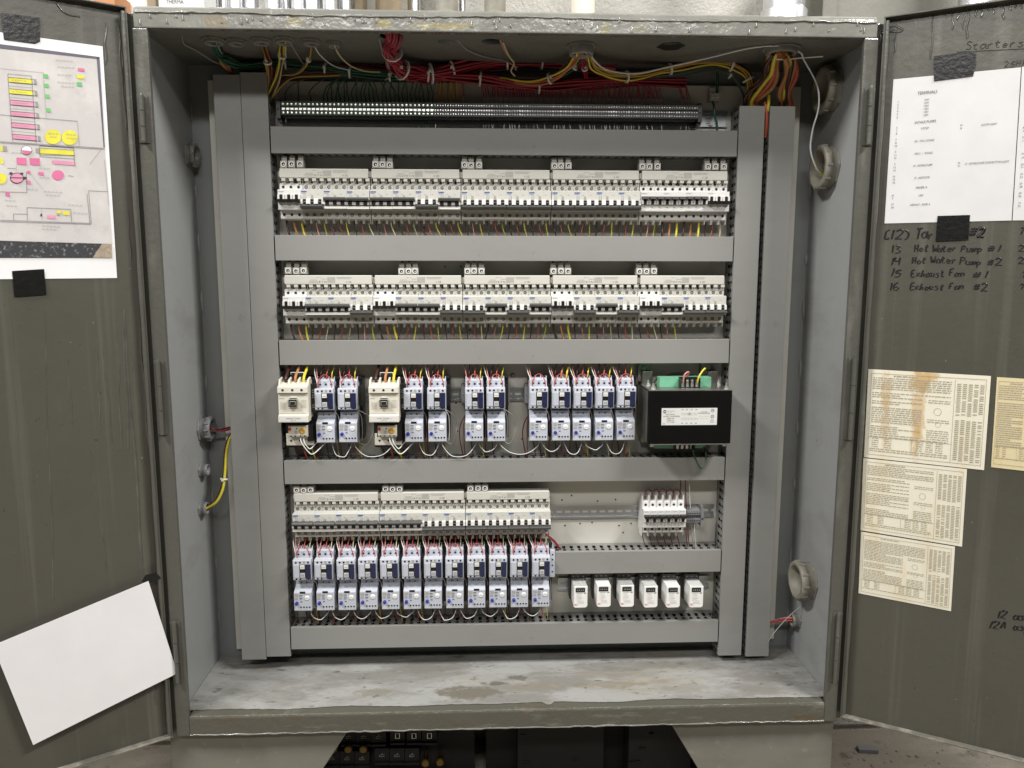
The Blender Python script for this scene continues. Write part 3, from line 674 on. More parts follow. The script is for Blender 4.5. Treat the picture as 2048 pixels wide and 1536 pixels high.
OV_BODY = ob.mesh('housing', .0006)
od = MB(); yf = -.0808
od.prism([(yf + .0006, -.0555), (yf + .0006, -.0590), (yf + .0006, -.0605), (yf - .0002, -.0605), (yf - .0002, -.0555)], -.0068, .0065, 'black')
od.box(-.0195, -.0105, yf, -.0803, -.0615, -.0690, 'inkl'); od.box(-.0195, -.0120, yf, -.0803, -.0705, -.0770, 'inkl')
for z in (-.0645, -.0720): od.box(-.0085, -.0008, yf - .0002, -.0803, z, z - .0016, 'ink')
for z in (-.0685, -.0760): od.box(-.0085, -.0015, yf, -.0803, z, z - .0009, 'ink')
od.box(.003, .0175, yf, -.0803, -.0620, -.0628, 'inkl')
for i, t in enumerate((0, 1, 2, 3)): od.box(-.006 + i * .0012, -.0048 + i * .0012, yf, -.0803, -.0805 - .0008 * (i % 2), -.0840 + .0008 * (i % 3), 'ink')
for x in (-.0045, .0025, .0095, .0165): od.box(x - .0015, x + .0015, yf, -.0803, -.1005, -.1010, 'inkl')
OV_HOLES = [(x, -.0805, -.0955, .0027) for x in (-.0045, .0025, .0095, .0165)] + [(x, -.0565, -.0415, .0023) for x in (-.008, .0055)]
OV_FACE = od.mesh('printed_face', recalc=False)
ol = MB(); ol.lathe((.0105, -.0805, -.0720), (0, -1, 0), [(0, .0062), (.0008, .0062), (.0008, .0052), (.0018, .0048)], 18, 'dial'); ol.box(.0075, .0135, -.0827, -.0822, -.0724, -.0716, 'inkl')
OV_DIAL = ol.mesh('setting_dial', recalc=False)
obn = MB(); obn.lathe((-.0145, -.0805, -.0850), (0, -1, 0), [(0, .0042), (.006, .0040), (.0068, .003)], 14, 'bluebtn')
OV_BTN = obn.mesh('reset_button', recalc=False)
def starter(x, z, row, i, nrow, foot=''):
    r = thing('contactor', 'pale blue-grey contactor with navy panel, %s in the %s contactor row from the plan sheet' % (ORD[i], row), 'contactor', (x, YR, z), '%s contactors' % row)
    for n, m in (('housing', CB_BODY), ('printed_mark', CB_MARK), ('side_panel', CB_PANEL), ('latch', CB_LATCH), ('navy_panel', CB_NAVY), ('mounting_base', CB_BASE)): obj(n, m, r)
    openings(r, CB_HOLES); r.rotation_euler = (rng.uniform(-.008, .008), rng.uniform(-.010, .010), rng.uniform(-.012, .012))
    r = thing('overload_relay', 'pale overload relay with blue button under the %s contactor of the %s row' % (ORD[i], row), 'relay', (x, YR, z), 'overload relays under the %s contactors' % row)
    for n, m in (('housing', OV_BODY), ('printed_face', OV_FACE), ('setting_dial', OV_DIAL)): obj(n, m, r)
    openings(r, OV_HOLES); r.rotation_euler = (rng.uniform(-.008, .008), rng.uniform(-.008, .008), rng.uniform(-.014, .014))
    o = obj('reset_button', OV_BTN, r)
C3 = [at(px, 797, .175).x for px in (647.7, 694.3, 826.6, 873.2, 948.4, 992, 1078, 1122.6, 1165.7, 1209, 1252.7)]
for i, x in enumerate(C3): starter(x, ZC3, 'upper', i, 11)
c4a, c4b = at(604, 1141, .175).x, at(1082, 1127, .175).x
C4 = [c4a + (c4b - c4a) * i / 11 for i in range(12)]
for i, x in enumerate(C4): starter(x, ZC4, 'lower', i, 12)
# aux blocks at rail ends
def endstop(px, py, label, m='tgrey2', w=.009, h=.042, dep=.030):
    q = at(px, py, YR - dep); mb = MB(); mb.box(-w / 2, w / 2, -dep, 0, -h / 2, h / 2, m); mb.box(-w / 2 + .001, w / 2 - .001, -dep * .8, 0, -h / 2 - .006, h / 2 + .005, m)
    r = thing('end_stop', label, 'end stop', (q.x, YR, q.z), 'rail end stops'); obj('clamp', mb.mesh('clamp', .0006), r)
    s = MB(); round_hole(s, 0, -dep, .0, .0026); obj('clamp_screw', s, r)
endstop(926, 790, 'grey rail end stop before the fifth upper contactor'); endstop(1015, 790, 'grey rail end stop after the sixth upper contactor'); endstop(1053, 790, 'grey rail end stop before the seventh upper contactor')
q = at(1102, 1130, .19); ab = MB(); ab.box(-.006, .006, -.064, 0, -.034, .034, 'cgrey'); 
for z in (-.02, -.003, .012, .025): round_hole(ab, 0, -.064, z, .0028)
tag(obj('auxiliary_contact', ab, None, (C4[-1] + .0305, YR, ZC4)), 'narrow pale auxiliary contact block beside the twelfth lower contactor', 'contact block')

# ------------------------------------------------------------------ cream contactors
def big_contactor(px, word, label, olabel):
    q = at(px, 805, .150); x, z = q.x, q.z
    r = thing('contactor', label, 'contactor', (x, YR, z), 'cream contactors'); W2 = .0352; f = -(YR - .150)
    mb = MB(); mb.prism([(0, -.042), (0, .046), (f + .030, .046), (f + .012, .040), (f + .004, .0375), (f, .0365), (f, .0225), (f + .006, .0215), (f + .006, -.0305), (f - .001, -.0315), (f - .001, -.0475), (f + .03, -.0475), (f + .03, -.042)], -W2, W2, 'cream')
    for i in range(4):
        xx = -W2 + .002 + i * (2 * W2 - .004) / 3; mb.prism([(f + .030, .044), (f + .012, .040), (f + .018, .052), (f + .04, .056), (f + .05, .044)], xx - .0022, xx + .0022, 'cream')
    obj('housing', mb.mesh('housing', .001), r)
    openings(r, [(xx, f, .0295, .0036) for xx in (-.0225, 0, .0215)])
    c = MB(); c.box(-.0105, .0115, f + .0055, f + .0065, -.0145, .0125, 'cream'); c.prism([(f + .006, -.012), (f - .002, -.011), (f - .002, .0075), (f + .006, .009)], -.0095, .0105, 'black'); c.box(-.006, .007, f - .004, f - .001, -.006, .003, 'black'); c.box(-.006, .007, f + .004, f + .0058, .0095, .0135, 'knob')
    for sx in (-.0095, .0105): c.box(sx - .0012, sx + .0012, f - .0035, f - .001, -.011, .0075, 'black')
    obj('contact_carrier', c.mesh('contact_carrier', .0006), r)
    b = MB(); b.box(-W2 + .003, W2 + .014, -.055, -.0005, -.095, .052, 'black'); b.box(W2 + .001, W2 + .014, -.075, -.055, -.03, .04, 'black'); 
    b.box(-.012, .018, -.070, -.060, .052, .062, 'black'); obj('mounting_base', b.mesh('mounting_base', .001), r)
    for zz in (.022, .010, -.014):
        s = MB(); s.box(-.003, .003, -.0775, -.075, -.0042, .0042, 'core'); s.disc((0, -.0775, 0), .0018, 'dark', 8); obj('side_terminal', s, r, (W2 + .007, 0, zz))
    cl_ = MB(); cl_.tube([(-.012, -.066, .050), (-.012, -.066, .066), (.018, -.066, .066), (.018, -.066, .050)], .0012, 'knob', 6); obj('retaining_clip', cl_, r)
    l = MB(); l.box(-W2 + .004, W2 - .005, f - .0014, f - .0008, -.0455, -.0335, 'lblwhite')
    put_text(l, word, 'ink', (0, f - .0016, -.0398), X_, Z_, .0032, .034, True); put_text(l, 'MOTOR', 'inkl', (0, f - .0016, -.0442), X_, Z_, .0026, .014, True)
    put_text(l, 'EATON', 'ink', (-W2 + .003, f + .0056, .0075), X_, Z_, .0024, .011)
    for k in range(7): l.box(-W2 + .004 + (k % 2) * .001, -W2 + .018, f + .0056, f + .006, -.001 - k * .0025, -.0016 - k * .0025, 'inkl'); l.box(.017, .031 - (k % 2) * .003, f + .0056, f + .006, .004 - k * .0028, .0034 - k * .0028, 'inkl')
    l.box(-W2 + .006, W2 - .006, f + .0056, f + .006, .0175, .0182, 'inkl'); l.box(-W2 + .003, W2 - .006, f + .0056, f + .006, -.0270, -.0276, 'inkl')
    obj('printed_label', l.mesh('printed_label', recalc=False), r)
    # its overload relay
    r2 = thing('overload_relay', olabel, 'relay', (x + .004, YR, z), 'overload relays under the cream contactors'); fo = -.085
    m = MB(); m.box(-.034, .036, -.062, 0, -.118, -.052, 'black'); m.box(-.030, .020, -.078, -.062, -.062, -.052, 'black'); m.box(.020, .034, -.075, -.062, -.100, -.058, 'black'); obj('housing', m.mesh('housing', .001), r2)
    m = MB(); m.prism([(fo + .02, -.0605), (fo, -.0605), (fo, -.0835), (fo + .003, -.0885), (fo + .02, -.0885)], -.0225, .0225, 'cream')
    obj('face_plate', m.mesh('face_plate', .0008), r2)
    m = MB(); m.lathe((.0105, fo, -.0725), (0, -1, 0), [(0, .0078), (.001, .0078), (.001, .0065), (.0016, .0045), (.0016, .003), (.0006, .003)], 18, 'amber'); obj('setting_dial', m, r2)
    m = MB(); m.lathe((-.0185, fo, -.0675), (0, -1, 0), [(0, .0036), (.004, .0034)], 12, 'redbtn'); obj('stop_button', m, r2)
    m = MB(); m.lathe((-.0048, fo, -.0745), (0, -1, 0), [(0, .0034), (.003, .003)], 12, 'cdim'); obj('reset_button', m, r2)
    m = MB()
    openings(r2, [(xx, fo + .0008, -.0855, .0029) for xx in (-.0165, -.0065, .006, .016)])
    m.box(-.004, -.001, fo - .0004, fo, -.0655, -.0685, 'black'); m.box(.0175, .0195, fo - .0004, fo, -.0645, -.066, 'black')
    obj('printed_mark', m.mesh('printed_mark', recalc=False), r2)
    m = MB(); m.box(-.033, .033, -.066, -.03, -.112, -.0925, 'cream'); m.box(.026, .033, -.066, -.05, -.0925, -.078, 'cream'); m.box(-.033, -.027, -.066, -.05, -.0925, -.083, 'cream'); obj('terminal_base', m.mesh('terminal_base', .0008), r2)
    openings(r2, [(xx, -.066, -.1005, .0034) for xx in (-.0215, 0, .0205)])
    return x, z
BX1 = big_contactor(585.5, 'ASPHALT TANK', 'cream contactor labelled asphalt tank motor', 'black overload relay with amber dial under the asphalt tank contactor')
BX2 = big_contactor(767.5, 'TAR TANK 1', 'cream contactor labelled tar tank motor', 'black overload relay with amber dial under the tar tank contactor')

# ------------------------------------------------------------------ transformer
tf = .132; t0 = at(1299, 782, tf); t1 = at(1461, 887, tf); tx = (t0.x + t1.x) / 2; tz = (t0.z + t1.z) / 2; tw = (t1.x - t0.x) / 2; th = (t0.z - t1.z) / 2; TD = YP - tf
tr = thing('transformer', 'black control transformer with white rating label on green insulation boards', 'transformer', (tx, YP, tz))
m = MB(); m.box(-tw, tw, -TD, -.030, -th, th, 'varnish'); obj('core', m.mesh('core', .0025), tr)
m = MB(); m.box(-tw - .001, tw + .0005, -TD - .001, -.028, th, th + .0025, 'core'); m.box(-tw + .004, tw - .004, -TD - .001, -.028, -th - .0025, -th, 'core'); m.box(-tw - .0022, -tw - .0004, -TD + .010, -.001, -th + .002, th - .002, 'core'); m.box(tw + .0004, tw + .0022, -TD + .010, -.001, -th + .002, th - .002, 'core')
obj('frame', m.mesh('frame', .0006), tr)
for sx in (-1, 1):
    for za, zb in ((th - .004, th + .034), (-th - .018, -th + .004)):
        m = MB(); m.box(sx * (tw - .004), sx * (tw - .030), -.030, -.001, za, zb, 'core'); obj('mounting_foot', m.mesh('mounting_foot', .001), tr)
for sx in (-1, 1):
    for y in (-TD + .012, -.060):
        m = MB(); m.lathe((sx * (tw - .012), y, th + .0025), (0, 0, 1), [(0, .0068), (.002, .0068), (.002, .0052), (.0062, .0052), (.0062, .0028), (.014, .0026)], 8, 'chrome', False); obj('bolt', m, tr)
        m = MB(); m.lathe((sx * (tw - .012), y, -th - .0025), (0, 0, -1), [(0, .0068), (.002, .0068), (.002, .005), (.006, .005)], 8, 'chrome', False); obj('bolt', m, tr)
for z0, z1, dx in ((th + .0025, th + .026, 0), (-th - .0215, -th - .0025, -.008)):
    m = MB(); m.box(-.065 + dx, .062 + dx, -.062, -.058, z0, z1, 'pcb'); m.box(-.065 + dx, -.018 + dx, -.085, -.0622, z0, z1, 'pcb'); m.box(.030 + dx, .062 + dx, -.085, -.0622, z0, z1, 'pcb'); obj('insulation_board', m.mesh('insulation_board', .0005), tr)
    m = MB(); m.box(-.018 + dx, .030 + dx, -.098, -.0622, z0, z1 - .001, 'black')
    for i in range(5): m.box(-.018 + dx + i * .0115, -.0165 + dx + i * .0115, -.106, -.098, z0, z1 + .001, 'black')
    tb = obj('terminal_block', m.mesh('terminal_block', .0005), tr)
    for i in range(4):
        m = MB(); m.lathe((-.0115 + dx + i * .0115, -.098, (z0 + z1) / 2 + .003), (0, -1, 0), [(0, .0043), (.002, .0043), (.003, .003)], 8, 'chrome'); m.box(-.015 + dx + i * .0115, -.008 + dx + i * .0115, -.0995, -.098, z0 + .002, z1 - .004, 'chrome'); obj('screw', m, tb)
m = MB(); lw0, lw1 = at(1323, 833, tf).x - tx, at(1434, 833, tf).x - tx; lz0, lz1 = at(1380, 850, tf).z - tz, at(1380, 816, tf).z - tz; yl = -TD - .0006
m.box(lw0, lw1, yl, -TD - .0001, lz0, lz1, 'lblwhite'); LW = lw1 - lw0; LH = lz1 - lz0
U = lambda u, v: (lw0 + u * LW, yl - .0002, lz0 + v * LH)
m.lathe(U(.055, .80), (0, -1, 0), [(0, .0042), (.0002, .0042)], 14, 'ink', False); m.box(U(.03, 0)[0], U(.085, 0)[0], yl - .0006, yl - .0004, U(0, .77)[2], U(0, .81)[2], 'lblwhite')
put_text(m, 'HAMMOND', 'inkl', U(.10, .80), X_, Z_, .0022, LW * .13); put_text(m, 'POWER', 'inkl', U(.10, .72), X_, Z_, .0018, LW * .08)
put_text(m, 'INDUSTRIAL', 'ink', U(.07, .60), X_, Z_, .0026, LW * .17); put_text(m, 'CONTROL TRANSFORMER', 'ink', U(.02, .48), X_, Z_, .0032, LW * .31)
put_text(m, '3000 VA', 'ink', U(.09, .36), X_, Z_, .0034, LW * .14); put_text(m, '50/60 Hz', 'ink', U(.10, .26), X_, Z_, .0028, LW * .12); put_text(m, '115°C RISE', 'ink', U(.09, .15), X_, Z_, .0028, LW * .14); put_text(m, 'CE', 'ink', U(.02, .05), X_, Z_, .003, LW * .04)
for u in (.37, .45, .535, .62):
    for v in (.88, .08): m.box(U(u - .015, 0)[0], U(u + .02, 0)[0], yl - .0002, yl, U(0, v)[2], U(0, v + .06)[2], 'inkl')
for i in range(12):
    u = .36 + i * .025
    for v in (.30, .58): m.box(U(u, 0)[0], U(u + .006, 0)[0], yl - .0002, yl, U(0, v)[2], U(0, v + .14)[2], 'inkl')
m.lathe(U(.50, .66), (0, -1, 0), [(0, .0035), (.0002, .0035)], 12, 'inkl', False)
put_text(m, 'CAT NO.', 'ink', U(.71, .75), X_, Z_, .0024, LW * .11); put_text(m, 'SP3000MQMJ', 'ink', U(.66, .66), X_, Z_, .0030, LW * .20)
for k in range(8): m.box(U(.66 + k * .024, 0)[0], U(.675 + k * .024, 0)[0], yl - .0002, yl, U(0, .36 + .12 * (k % 2))[2], U(0, .39 + .12 * (k % 2))[2], 'inkl')
for v in (.85, .50):
    c = U(.915, v); m.tube([(c[0] + .0036 * cos(t * pi / 8), c[1], c[2] + .0036 * sin(t * pi / 8)) for t in range(17)], .0005, 'ink', 4)
put_text(m, 'UL', 'ink', (U(.902, 0)[0], yl - .0003, U(0, .46)[2]), X_, Z_, .003, LW * .026); put_text(m, 'SA', 'ink', (U(.905, 0)[0], yl - .0003, U(0, .82)[2]), X_, Z_, .003, LW * .026)
for v in (.28, .22, .14): m.box(U(.88, 0)[0], U(.945, 0)[0], yl - .0002, yl, U(0, v)[2], U(0, v + .03)[2], 'inkl')
obj('rating_label', m.mesh('rating_label', recalc=False), tr)
m = MB(); m.tube(spline([(-.075, -.05, th + .003), (-.055, -.045, th + .022), (0, -.040, th + .030), (.05, -.045, th + .020)], 6), .003, 'black', 6); obj('winding_lead', m.mesh('winding_lead', recalc=False), tr)
# earth washers of the transformer bracket
q = at(1289, 737, .235); wl = thing('hanging_bracket', 'round pale green washer plate with bolt beside the transformer', 'bracket', (q.x, YP, q.z))
m = MB(); m.lathe((0, -.018, 0), (0, -1, 0), [(0, .014), (.0025, .014)], 22, 'pcb', False); m.lathe((0, -.0205, 0), (0, -1, 0), [(0, .0068), (.004, .0062)], 6, 'core', False); obj('washer', m, wl)
m = MB(); m.box(-.0135, .0135, -.018, -.001, -.034, .0, 'core'); m.tube([(-.004, -.02, -.022), (-.003, -.024, -.03), (.004, -.024, -.03), (.004, -.02, -.022)], .0015, 'ink', 5); obj('strap', m, wl)
q = at(1415, 725, .235); mm = MB(); mm.box(-.012, .012, -.02, -.001, -.03, .014, 'core'); mm.lathe((0, -.02, .006), (0, -1, 0), [(0, .006), (.004, .005)], 6, 'chrome', False)
tag(obj('hanging_bracket', mm, None, (q.x, YP, q.z)), 'zinc bracket behind the yellow wire above the transformer', 'bracket')

# ------------------------------------------------------------------ white plug-in timers
tfy = .172
def timer_meshes():
    d = {}; f = -(YR - tfy); a = .0172; h2 = .0270
    m = MB(); m.prism([(-a, -h2), (-a + .0045, -h2 - .002), (a - .0045, -h2 - .002), (a, -h2 + .002), (a, h2), (-a, h2)], f, -.030, 'timer', 'y')
    m.prism([(-.028, h2), (f + .003, h2), (f, h2 - .001), (f, h2 - .003), (-.028, h2 - .003)], -a, a, 'timer'); d['housing'] = m.mesh('housing', .0014)
    m = MB(); m.box(-a + .0045, a - .0065, f - .0008, f, .0125, .0235, 'black')
    for i in range(4): put_text(m, '1000'[i], 'lblwhite', (-a + .0070 + i * .0050, f - .0010, .0160), X_, Z_, .0034, .0026)
    d['digit_window'] = m.mesh('digit_window', recalc=False)
    m = MB(); m.box(-a + .007, a - .009, f - .0002, f, .0252, .0258, 'inkl')
    m.box(-a + .007, a - .012, f - .0002, f, .0090, .0098, 'ink'); m.box(a - .0085, a - .0035, f - .0002, f, .0092, .0105, 'ink'); m.box(a - .0095, a - .0035, f - .0002, f, .0078, .0085, 'ink')
    for i in range(8): m.box(-a + .0085 + (i % 3) * .0006, -a + .0180 + (i % 4) * .0012 + (.005 if i > 4 else 0), f - .0002, f, .0060 - i * .0034, .0052 - i * .0034, 'inkl')
    m.box(-a + .0072, -a + .0075, f - .0002, f, -.012, .007, 'inkl'); d['printed_label'] = m.mesh('printed_label', recalc=False)
    m = MB(); m.lathe((-a + .0050, f, -.0185), (0, -1, 0), [(0, .0030), (.001, .0030), (.0022, .0018)], 12, 'led'); d['indicator'] = m.mesh('indicator', recalc=False)
    m = MB(); m.box(-.021, .021, -.030, -.0005, -.030, .040, 'black'); m.box(-.018, .018, -.036, -.030, .026, .040, 'tgrey')
    for x in (-.014, .014): m.lathe((x, -.033, .040), (0, 0, 1), [(0, .003), (.002, .0025)], 8, 'core')
    for x in (-.0125, 0, .0125): m.lathe((x, -.036, .034), (0, -1, 0), [(0, .0028), (.001, .0022)], 8, 'core')
    d['socket'] = m.mesh('socket', .0006)
    return d
TMM = timer_meshes()
for i, dx in enumerate((0, 47.5, 93.4, 139.6, 185.5, 233)):
    q = at(1160.5 + dx, 1193, tfy); r = thing('plug_in_timer', 'white plug-in timer with black digit window, %s of six from the contactors' % ORD[i], 'timer', (q.x, YR, q.z), 'white timers below the short duct')
    for n_, m_ in TMM.items(): obj(n_, m_, r)
    r.rotation_euler = (rng.uniform(-.02, .02), rng.uniform(-.012, .012), rng.uniform(-.03, .03))

# ------------------------------------------------------------------ terminal strip
def term_mesh(w, m, rows):
    d = {}; f = -.0425
    b = MB(); b.prism([(0, -.014), (0, .020), (-.028, .020), (-.034, .0175), (f, .0165), (f, .0060), (f + .004, .0055), (f + .004, -.0035), (f, -.0040), (f, -.0135), (-.034, -.0165), (-.022, -.018)], .00025, w - .00025, m)
    d['housing'] = b.mesh('housing', 0)
    s = MB(); rr = .0028 if rows else (.00175 if rows is not None else .0013)
    for z in (.0105, -.0088): s.lathe((w / 2, f - .0001, z), (0, -1, 0), [(0, rr), (.0004, rr), (.00052, rr * .72), (.00066, .0001)], 8, 'chrome')
    if rows: s.box(w * .14, w * .86, f + .0032, f + .0042, -.0016, .0030, 'chrome')
    else: s.disc((w / 2, f + .0038, .0008), .0017 if rows is not None else .0011, 'chrome', 8, .0006)
    d['clamp_screws'] = s.mesh('clamp_screws', recalc=False); return d
g0, g1, g2 = at(562, 222, .215).x, at(868, 222, .215).x, at(1397, 222, .215).x
NG, NY = 36, 104; wg = (g1 - g0) / NG; wy = (g2 - g1) / NY
TG, TY, TY2 = term_mesh(wg, 'tgreen', True), term_mesh(wy, 'tgrey', False), term_mesh(wy, 'tgrey', None)
for i in range(NG):
    r = thing('terminal_block', 'wide dark green earth terminal in the long strip at the top', 'terminal', (g0 + i * wg, YR, ZT_ + .0005), 'dark green terminals of the strip')
    for k, me in TG.items(): obj(k, me, r)
for i in range(NY):
    r = thing('terminal_block', 'narrow dark grey terminal in the long strip at the top', 'terminal', (g1 + i * wy, YR, ZT_ + .0005), 'dark grey terminals of the strip')
    for k, me in (TY if i < 23 or rng.random() < .25 else TY2).items(): obj(k, me, r)
for px, lb, s in ((556, 'dark end clamp beside the green terminals', -1), (1401, 'dark end clamp beside the grey terminals', 1)):
    x = at(px, 222, .215).x; m = MB(); m.box(-.0045, .0045, -.040, 0, -.021, .019, 'tgrey'); m.box(-.0045, .0045, -.032, 0, -.027, .024, 'tgrey'); m.lathe((0, -.040, .0), (0, -1, 0), [(0, .0026), (.0004, .0026)], 8, 'dark', False)
    tag(obj('end_clamp', m.mesh('end_clamp', .0005), None, (x, YR, ZT_ + .0005)), lb, 'end clamp')
# ground lug at the strip's end and its green wire
q = at(1432, 192, .235); r = thing('ground_lug', 'silver two-screw earth lug above the end of the terminal strip', 'lug', (q.x, YP, q.z))
m = MB(); m.box(-.013, .013, -.026, -.001, -.010, .008, 'lug'); m.box(-.013, .001, -.020, -.001, .008, .021, 'lug'); obj('lug_block', m.mesh('lug_block', .001), r)
for x in (-.006, .006): m = MB(); m.disc((x, -.026, -.001), .0036, 'steel', 10, .001); m.box(x - .003, x + .003, -.0274, -.027, -.0014, -.0006, 'dark'); obj('clamp_screw', m, r)
LUGG = Vector((q.x, YP, q.z))
# small grey terminals beside the single-pole breakers
q0 = at(1376, 1028, .205); q1 = at(1404, 1028, .205); wq = (q1.x - q0.x) / 6
TS = term_mesh(wq, 'tgrey2', False)
for i in range(6):
    r = thing('terminal_block', 'small light grey terminal beside the single-pole breakers', 'terminal', (q0.x + i * wq, YR, ZR4 - .004), 'small terminals beside the single-pole breakers')
    obj('housing', TS['housing'], r)
    s = MB()
    for z in (.010, -.009): s.disc((wq / 2, -.0425, z), .0017, 'dark', 8, .0004)
    s.box(.001, wq - .001, -.0392, -.0383, -.0025, .0035, 'tgrey'); obj('clamp_screws', s, r)
m = MB(); m.box(0, .007, -.044, 0, -.024, .022, 'tgrey2'); m.lathe((.0035, -.044, -.004), (0, -1, 0), [(0, .0026), (.0004, .0026)], 8, 'dark', False); m.tube([(.0035, -.02, .022), (.0035, -.03, .028), (.0035, -.042, .024)], .003, 'tgrey2', 6)
tag(obj('end_clamp', m, None, (q1.x + .0005, YR, ZR4 - .004)), 'light grey end clamp beside the small terminals', 'end clamp')

# ------------------------------------------------------------------ wires
rw = random.Random(21)
TRI = ['brown', 'redor', 'yellow']
CN = dict(brown='brown', redor='red-orange', yellow='yellow', orange='orange', red='red', white='white', grey='grey', green='green', pink='pink', rose='red', dred='dark red', paley='pale yellow', ochre='ochre', purple='dark red', tgreen='green')
def V(*a): return Vector(a)
for rn, z, x0, lst in ROWS[:2]:
    zd = (1.0887 if rn == 'topmost' else .8425) - .008
    for i, c in enumerate(lst):
        thick = c[0] == 'B' and c[-1] == '0'
        lean = .013 if i < 8 else (.010 if i < 13 else -.004)
        if rn == 'second': lean = .010 if c[0] == 'B' else (-.008 if i in (1, 2, 5, 9, 10, 11) else .004)
        for p in range(3):
            if rn == 'second' and i >= 18: continue
            col = TRI[p] if not thick else ['brown', 'orange', 'yellow'][p]
            if not thick and rw.random() < .25: col = ['purple', 'pink', 'paley'][p]
            x = x0 + (i * 3 + p + .5) * PW; l = lean + rw.uniform(-.004, .004); r = .0026 if thick else .0014
            y = YR - .026 + rw.uniform(-.006, .004)
            wire([V(x, y, z - .041), V(x + l * .08, y - .001, z - .058), V(x + l * .55, y - .004, (z - .058) * .45 + zd * .55), V(x + l, y - .002, zd)], r, col,
                 '%s %s wire from the %s breaker row into the duct below' % ('thick' if thick else 'thin', CN[col], rn), '%s %s wires below the %s breaker row' % ('thick' if thick else 'thin', CN[col], rn))
# feeds of the lugs
for rn, i, p in LUGPOS:
    col = ['brown', 'ochre', 'paley'][i]; zd = {'topmost': 1.2746, 'second': 1.030, 'lowest': .4896}[rn] + .010
    if zd > p.z + .003: wire([p, V(p.x, p.y + .004, (p.z + zd) / 2), V(p.x + rw.uniform(-.003, .003), p.y + .006, zd)], .0030, col, 'short thick %s feed wire between %s row lug and duct' % (CN[col], rn), 'feed wires of the %s row lugs' % rn, name='feed_wire')
# contactor wiring
def contactor_wires(xs, zc, row, ztop, zbot, long):
    for i, x in enumerate(xs):
        yt = YR - .050; zt = zc + .044
        only = row == 'upper' and i == 6
        for p, (dx, col) in enumerate(((-.013, 'brown'), (.0012, 'redor'), (.0145, 'yellow'))):
            if only: continue
            thick = row == 'upper' and i == 7 and p
            lean = rw.uniform(.002, .012) if long else rw.uniform(-.001, .003)
            if thick: col = ['brown', 'orange', 'yellow'][p]; lean = .012
            cc = col if long else ['pink', 'redor', 'paley'][p]
            wire([V(x + dx, yt, zt - .006), V(x + dx + lean * .15, yt - .004, zt + .35 * (ztop - zt)), V(x + dx + lean * .6, yt + .010, zt + .7 * (ztop - zt)), V(x + dx + lean, yt + .016, ztop)], .0022 if thick else .0013, cc,
                 '%s wire on the line side of a contactor in the %s row' % (CN[cc], row), '%s line wires of the %s contactors' % (CN[cc], row))
        # red coil jumper arch
        a, b = x - .0135, x + .0150
        wire([V(a - .001, YR - .0650, zc + .026), V(a - .001, YR - .0700, zc + .037), V(a + .005, YR - .068, zc + .0520), V((a + b) / 2, YR - .067, zc + .0575), V(b - .005, YR - .068, zc + .0520), V(b + .001, YR - .0700, zc + .037), V(b + .001, YR - .0650, zc + .026)], .00115, 'rose',
             'red jumper arching over the %s contactor of the %s row' % (ORD[i], row), 'red jumpers over the %s contactors' % row, name='jumper_wire')
        # control wires at the left shoulder
        zz = ztop if long else zt + .020
        for k, (col, dx) in enumerate((('pink', -.0165), ('white', -.019))):
            if k and i in (1, 4): continue
            wire([V(x + dx + .0012, YR - .066, zc + .030), V(x + dx, YR - .068, zc + .044), V(x + dx - .003 - .002 * k, YR - .058, zc + .056), V(x + dx - .007 - .003 * k, YR - .040, min(zz, zc + .075)), V(x + dx - .008 - .002 * k, YR - .030, zz)], .00105, col,
                 '%s control wire at the shoulder of a %s row contactor' % (CN[col], row), '%s control wires of the %s contactors' % (CN[col], row))
        # load wires below the overload relay
        for p, (dx, col) in enumerate(((-.012, 'brown'), (.002, 'redor'), (.014, 'yellow'))):
            if rw.random() < .25: continue
            cc = col if (i % 3 or row == 'lower') else ['brown', 'brown', 'paley'][p]
            if row == 'lower': loose([V(x + dx, YR - .026, zc - .106), V(x + dx + .003, YR - .026, zc - .118), V(x + dx + .010, YR - .028, zbot)], .0012, cc)
            else: wire([V(x + dx, YR - .026, zc - .106), V(x + dx + .003, YR - .026, zc - .118), V(x + dx + .010, YR - .028, zbot)], .0012, cc, '%s load wire below an overload relay of the %s row' % (CN[cc], row), '%s load wires of the %s overload relays' % (CN[cc], row))
        # white link between neighbouring relays
        if i < len(xs) - 1:
            a, b = x + .0095, xs[i + 1] + .004; 
            if row == 'upper' and i == 1: b = BX2[0] + .014
            dpth = .026 + (.004 if b - a > .06 else 0) + rw.uniform(-.007, .006); sk = rw.uniform(-.006, .006)
            wire([V(a, YR - .046, zc - .112), V(a + .0035, YR - .058, zc - .122), V(a * .75 + b * .25, YR - .066, zc - .108 - dpth), V((a + b) / 2 + sk, YR - .068, zc - .113 - dpth), V(a * .25 + b * .75, YR - .066, zc - .108 - dpth), V(b - .0035, YR - .058, zc - .122), V(b, YR - .046, zc - .112)], .0010, 'white',
                 'white link wire hanging between %s and %s overload relays, %s row' % (ORD[i], ORD[i + 1], row), 'white links between the %s overload relays' % row, name='link_wire')
        # side wire from the coil down past the relay
        loose([V(x + .018, YR - .052, zc - .026), V(x + .022, YR - .056, zc - .036), V(x + .0275, YR - .048, zc - .050), V(x + .0285, YR - .044, zc - .085), V(x + .0265, YR - .046, zc - .112)], .0012, 'grey' if i % 3 else 'white')
        loose([V(x - .0225, YR - .045, zc - .05), V(x - .0262, YR - .047, zc - .070), V(x - .0262, YR - .045, zc - .10), V(x - .024, YR - .035, zbot)], .0011, 'dred')
contactor_wires(C3, ZC3, 'upper', .787, .535, True)
contactor_wires(C4, ZC4, 'lower', Z4 - .043, .110, False)
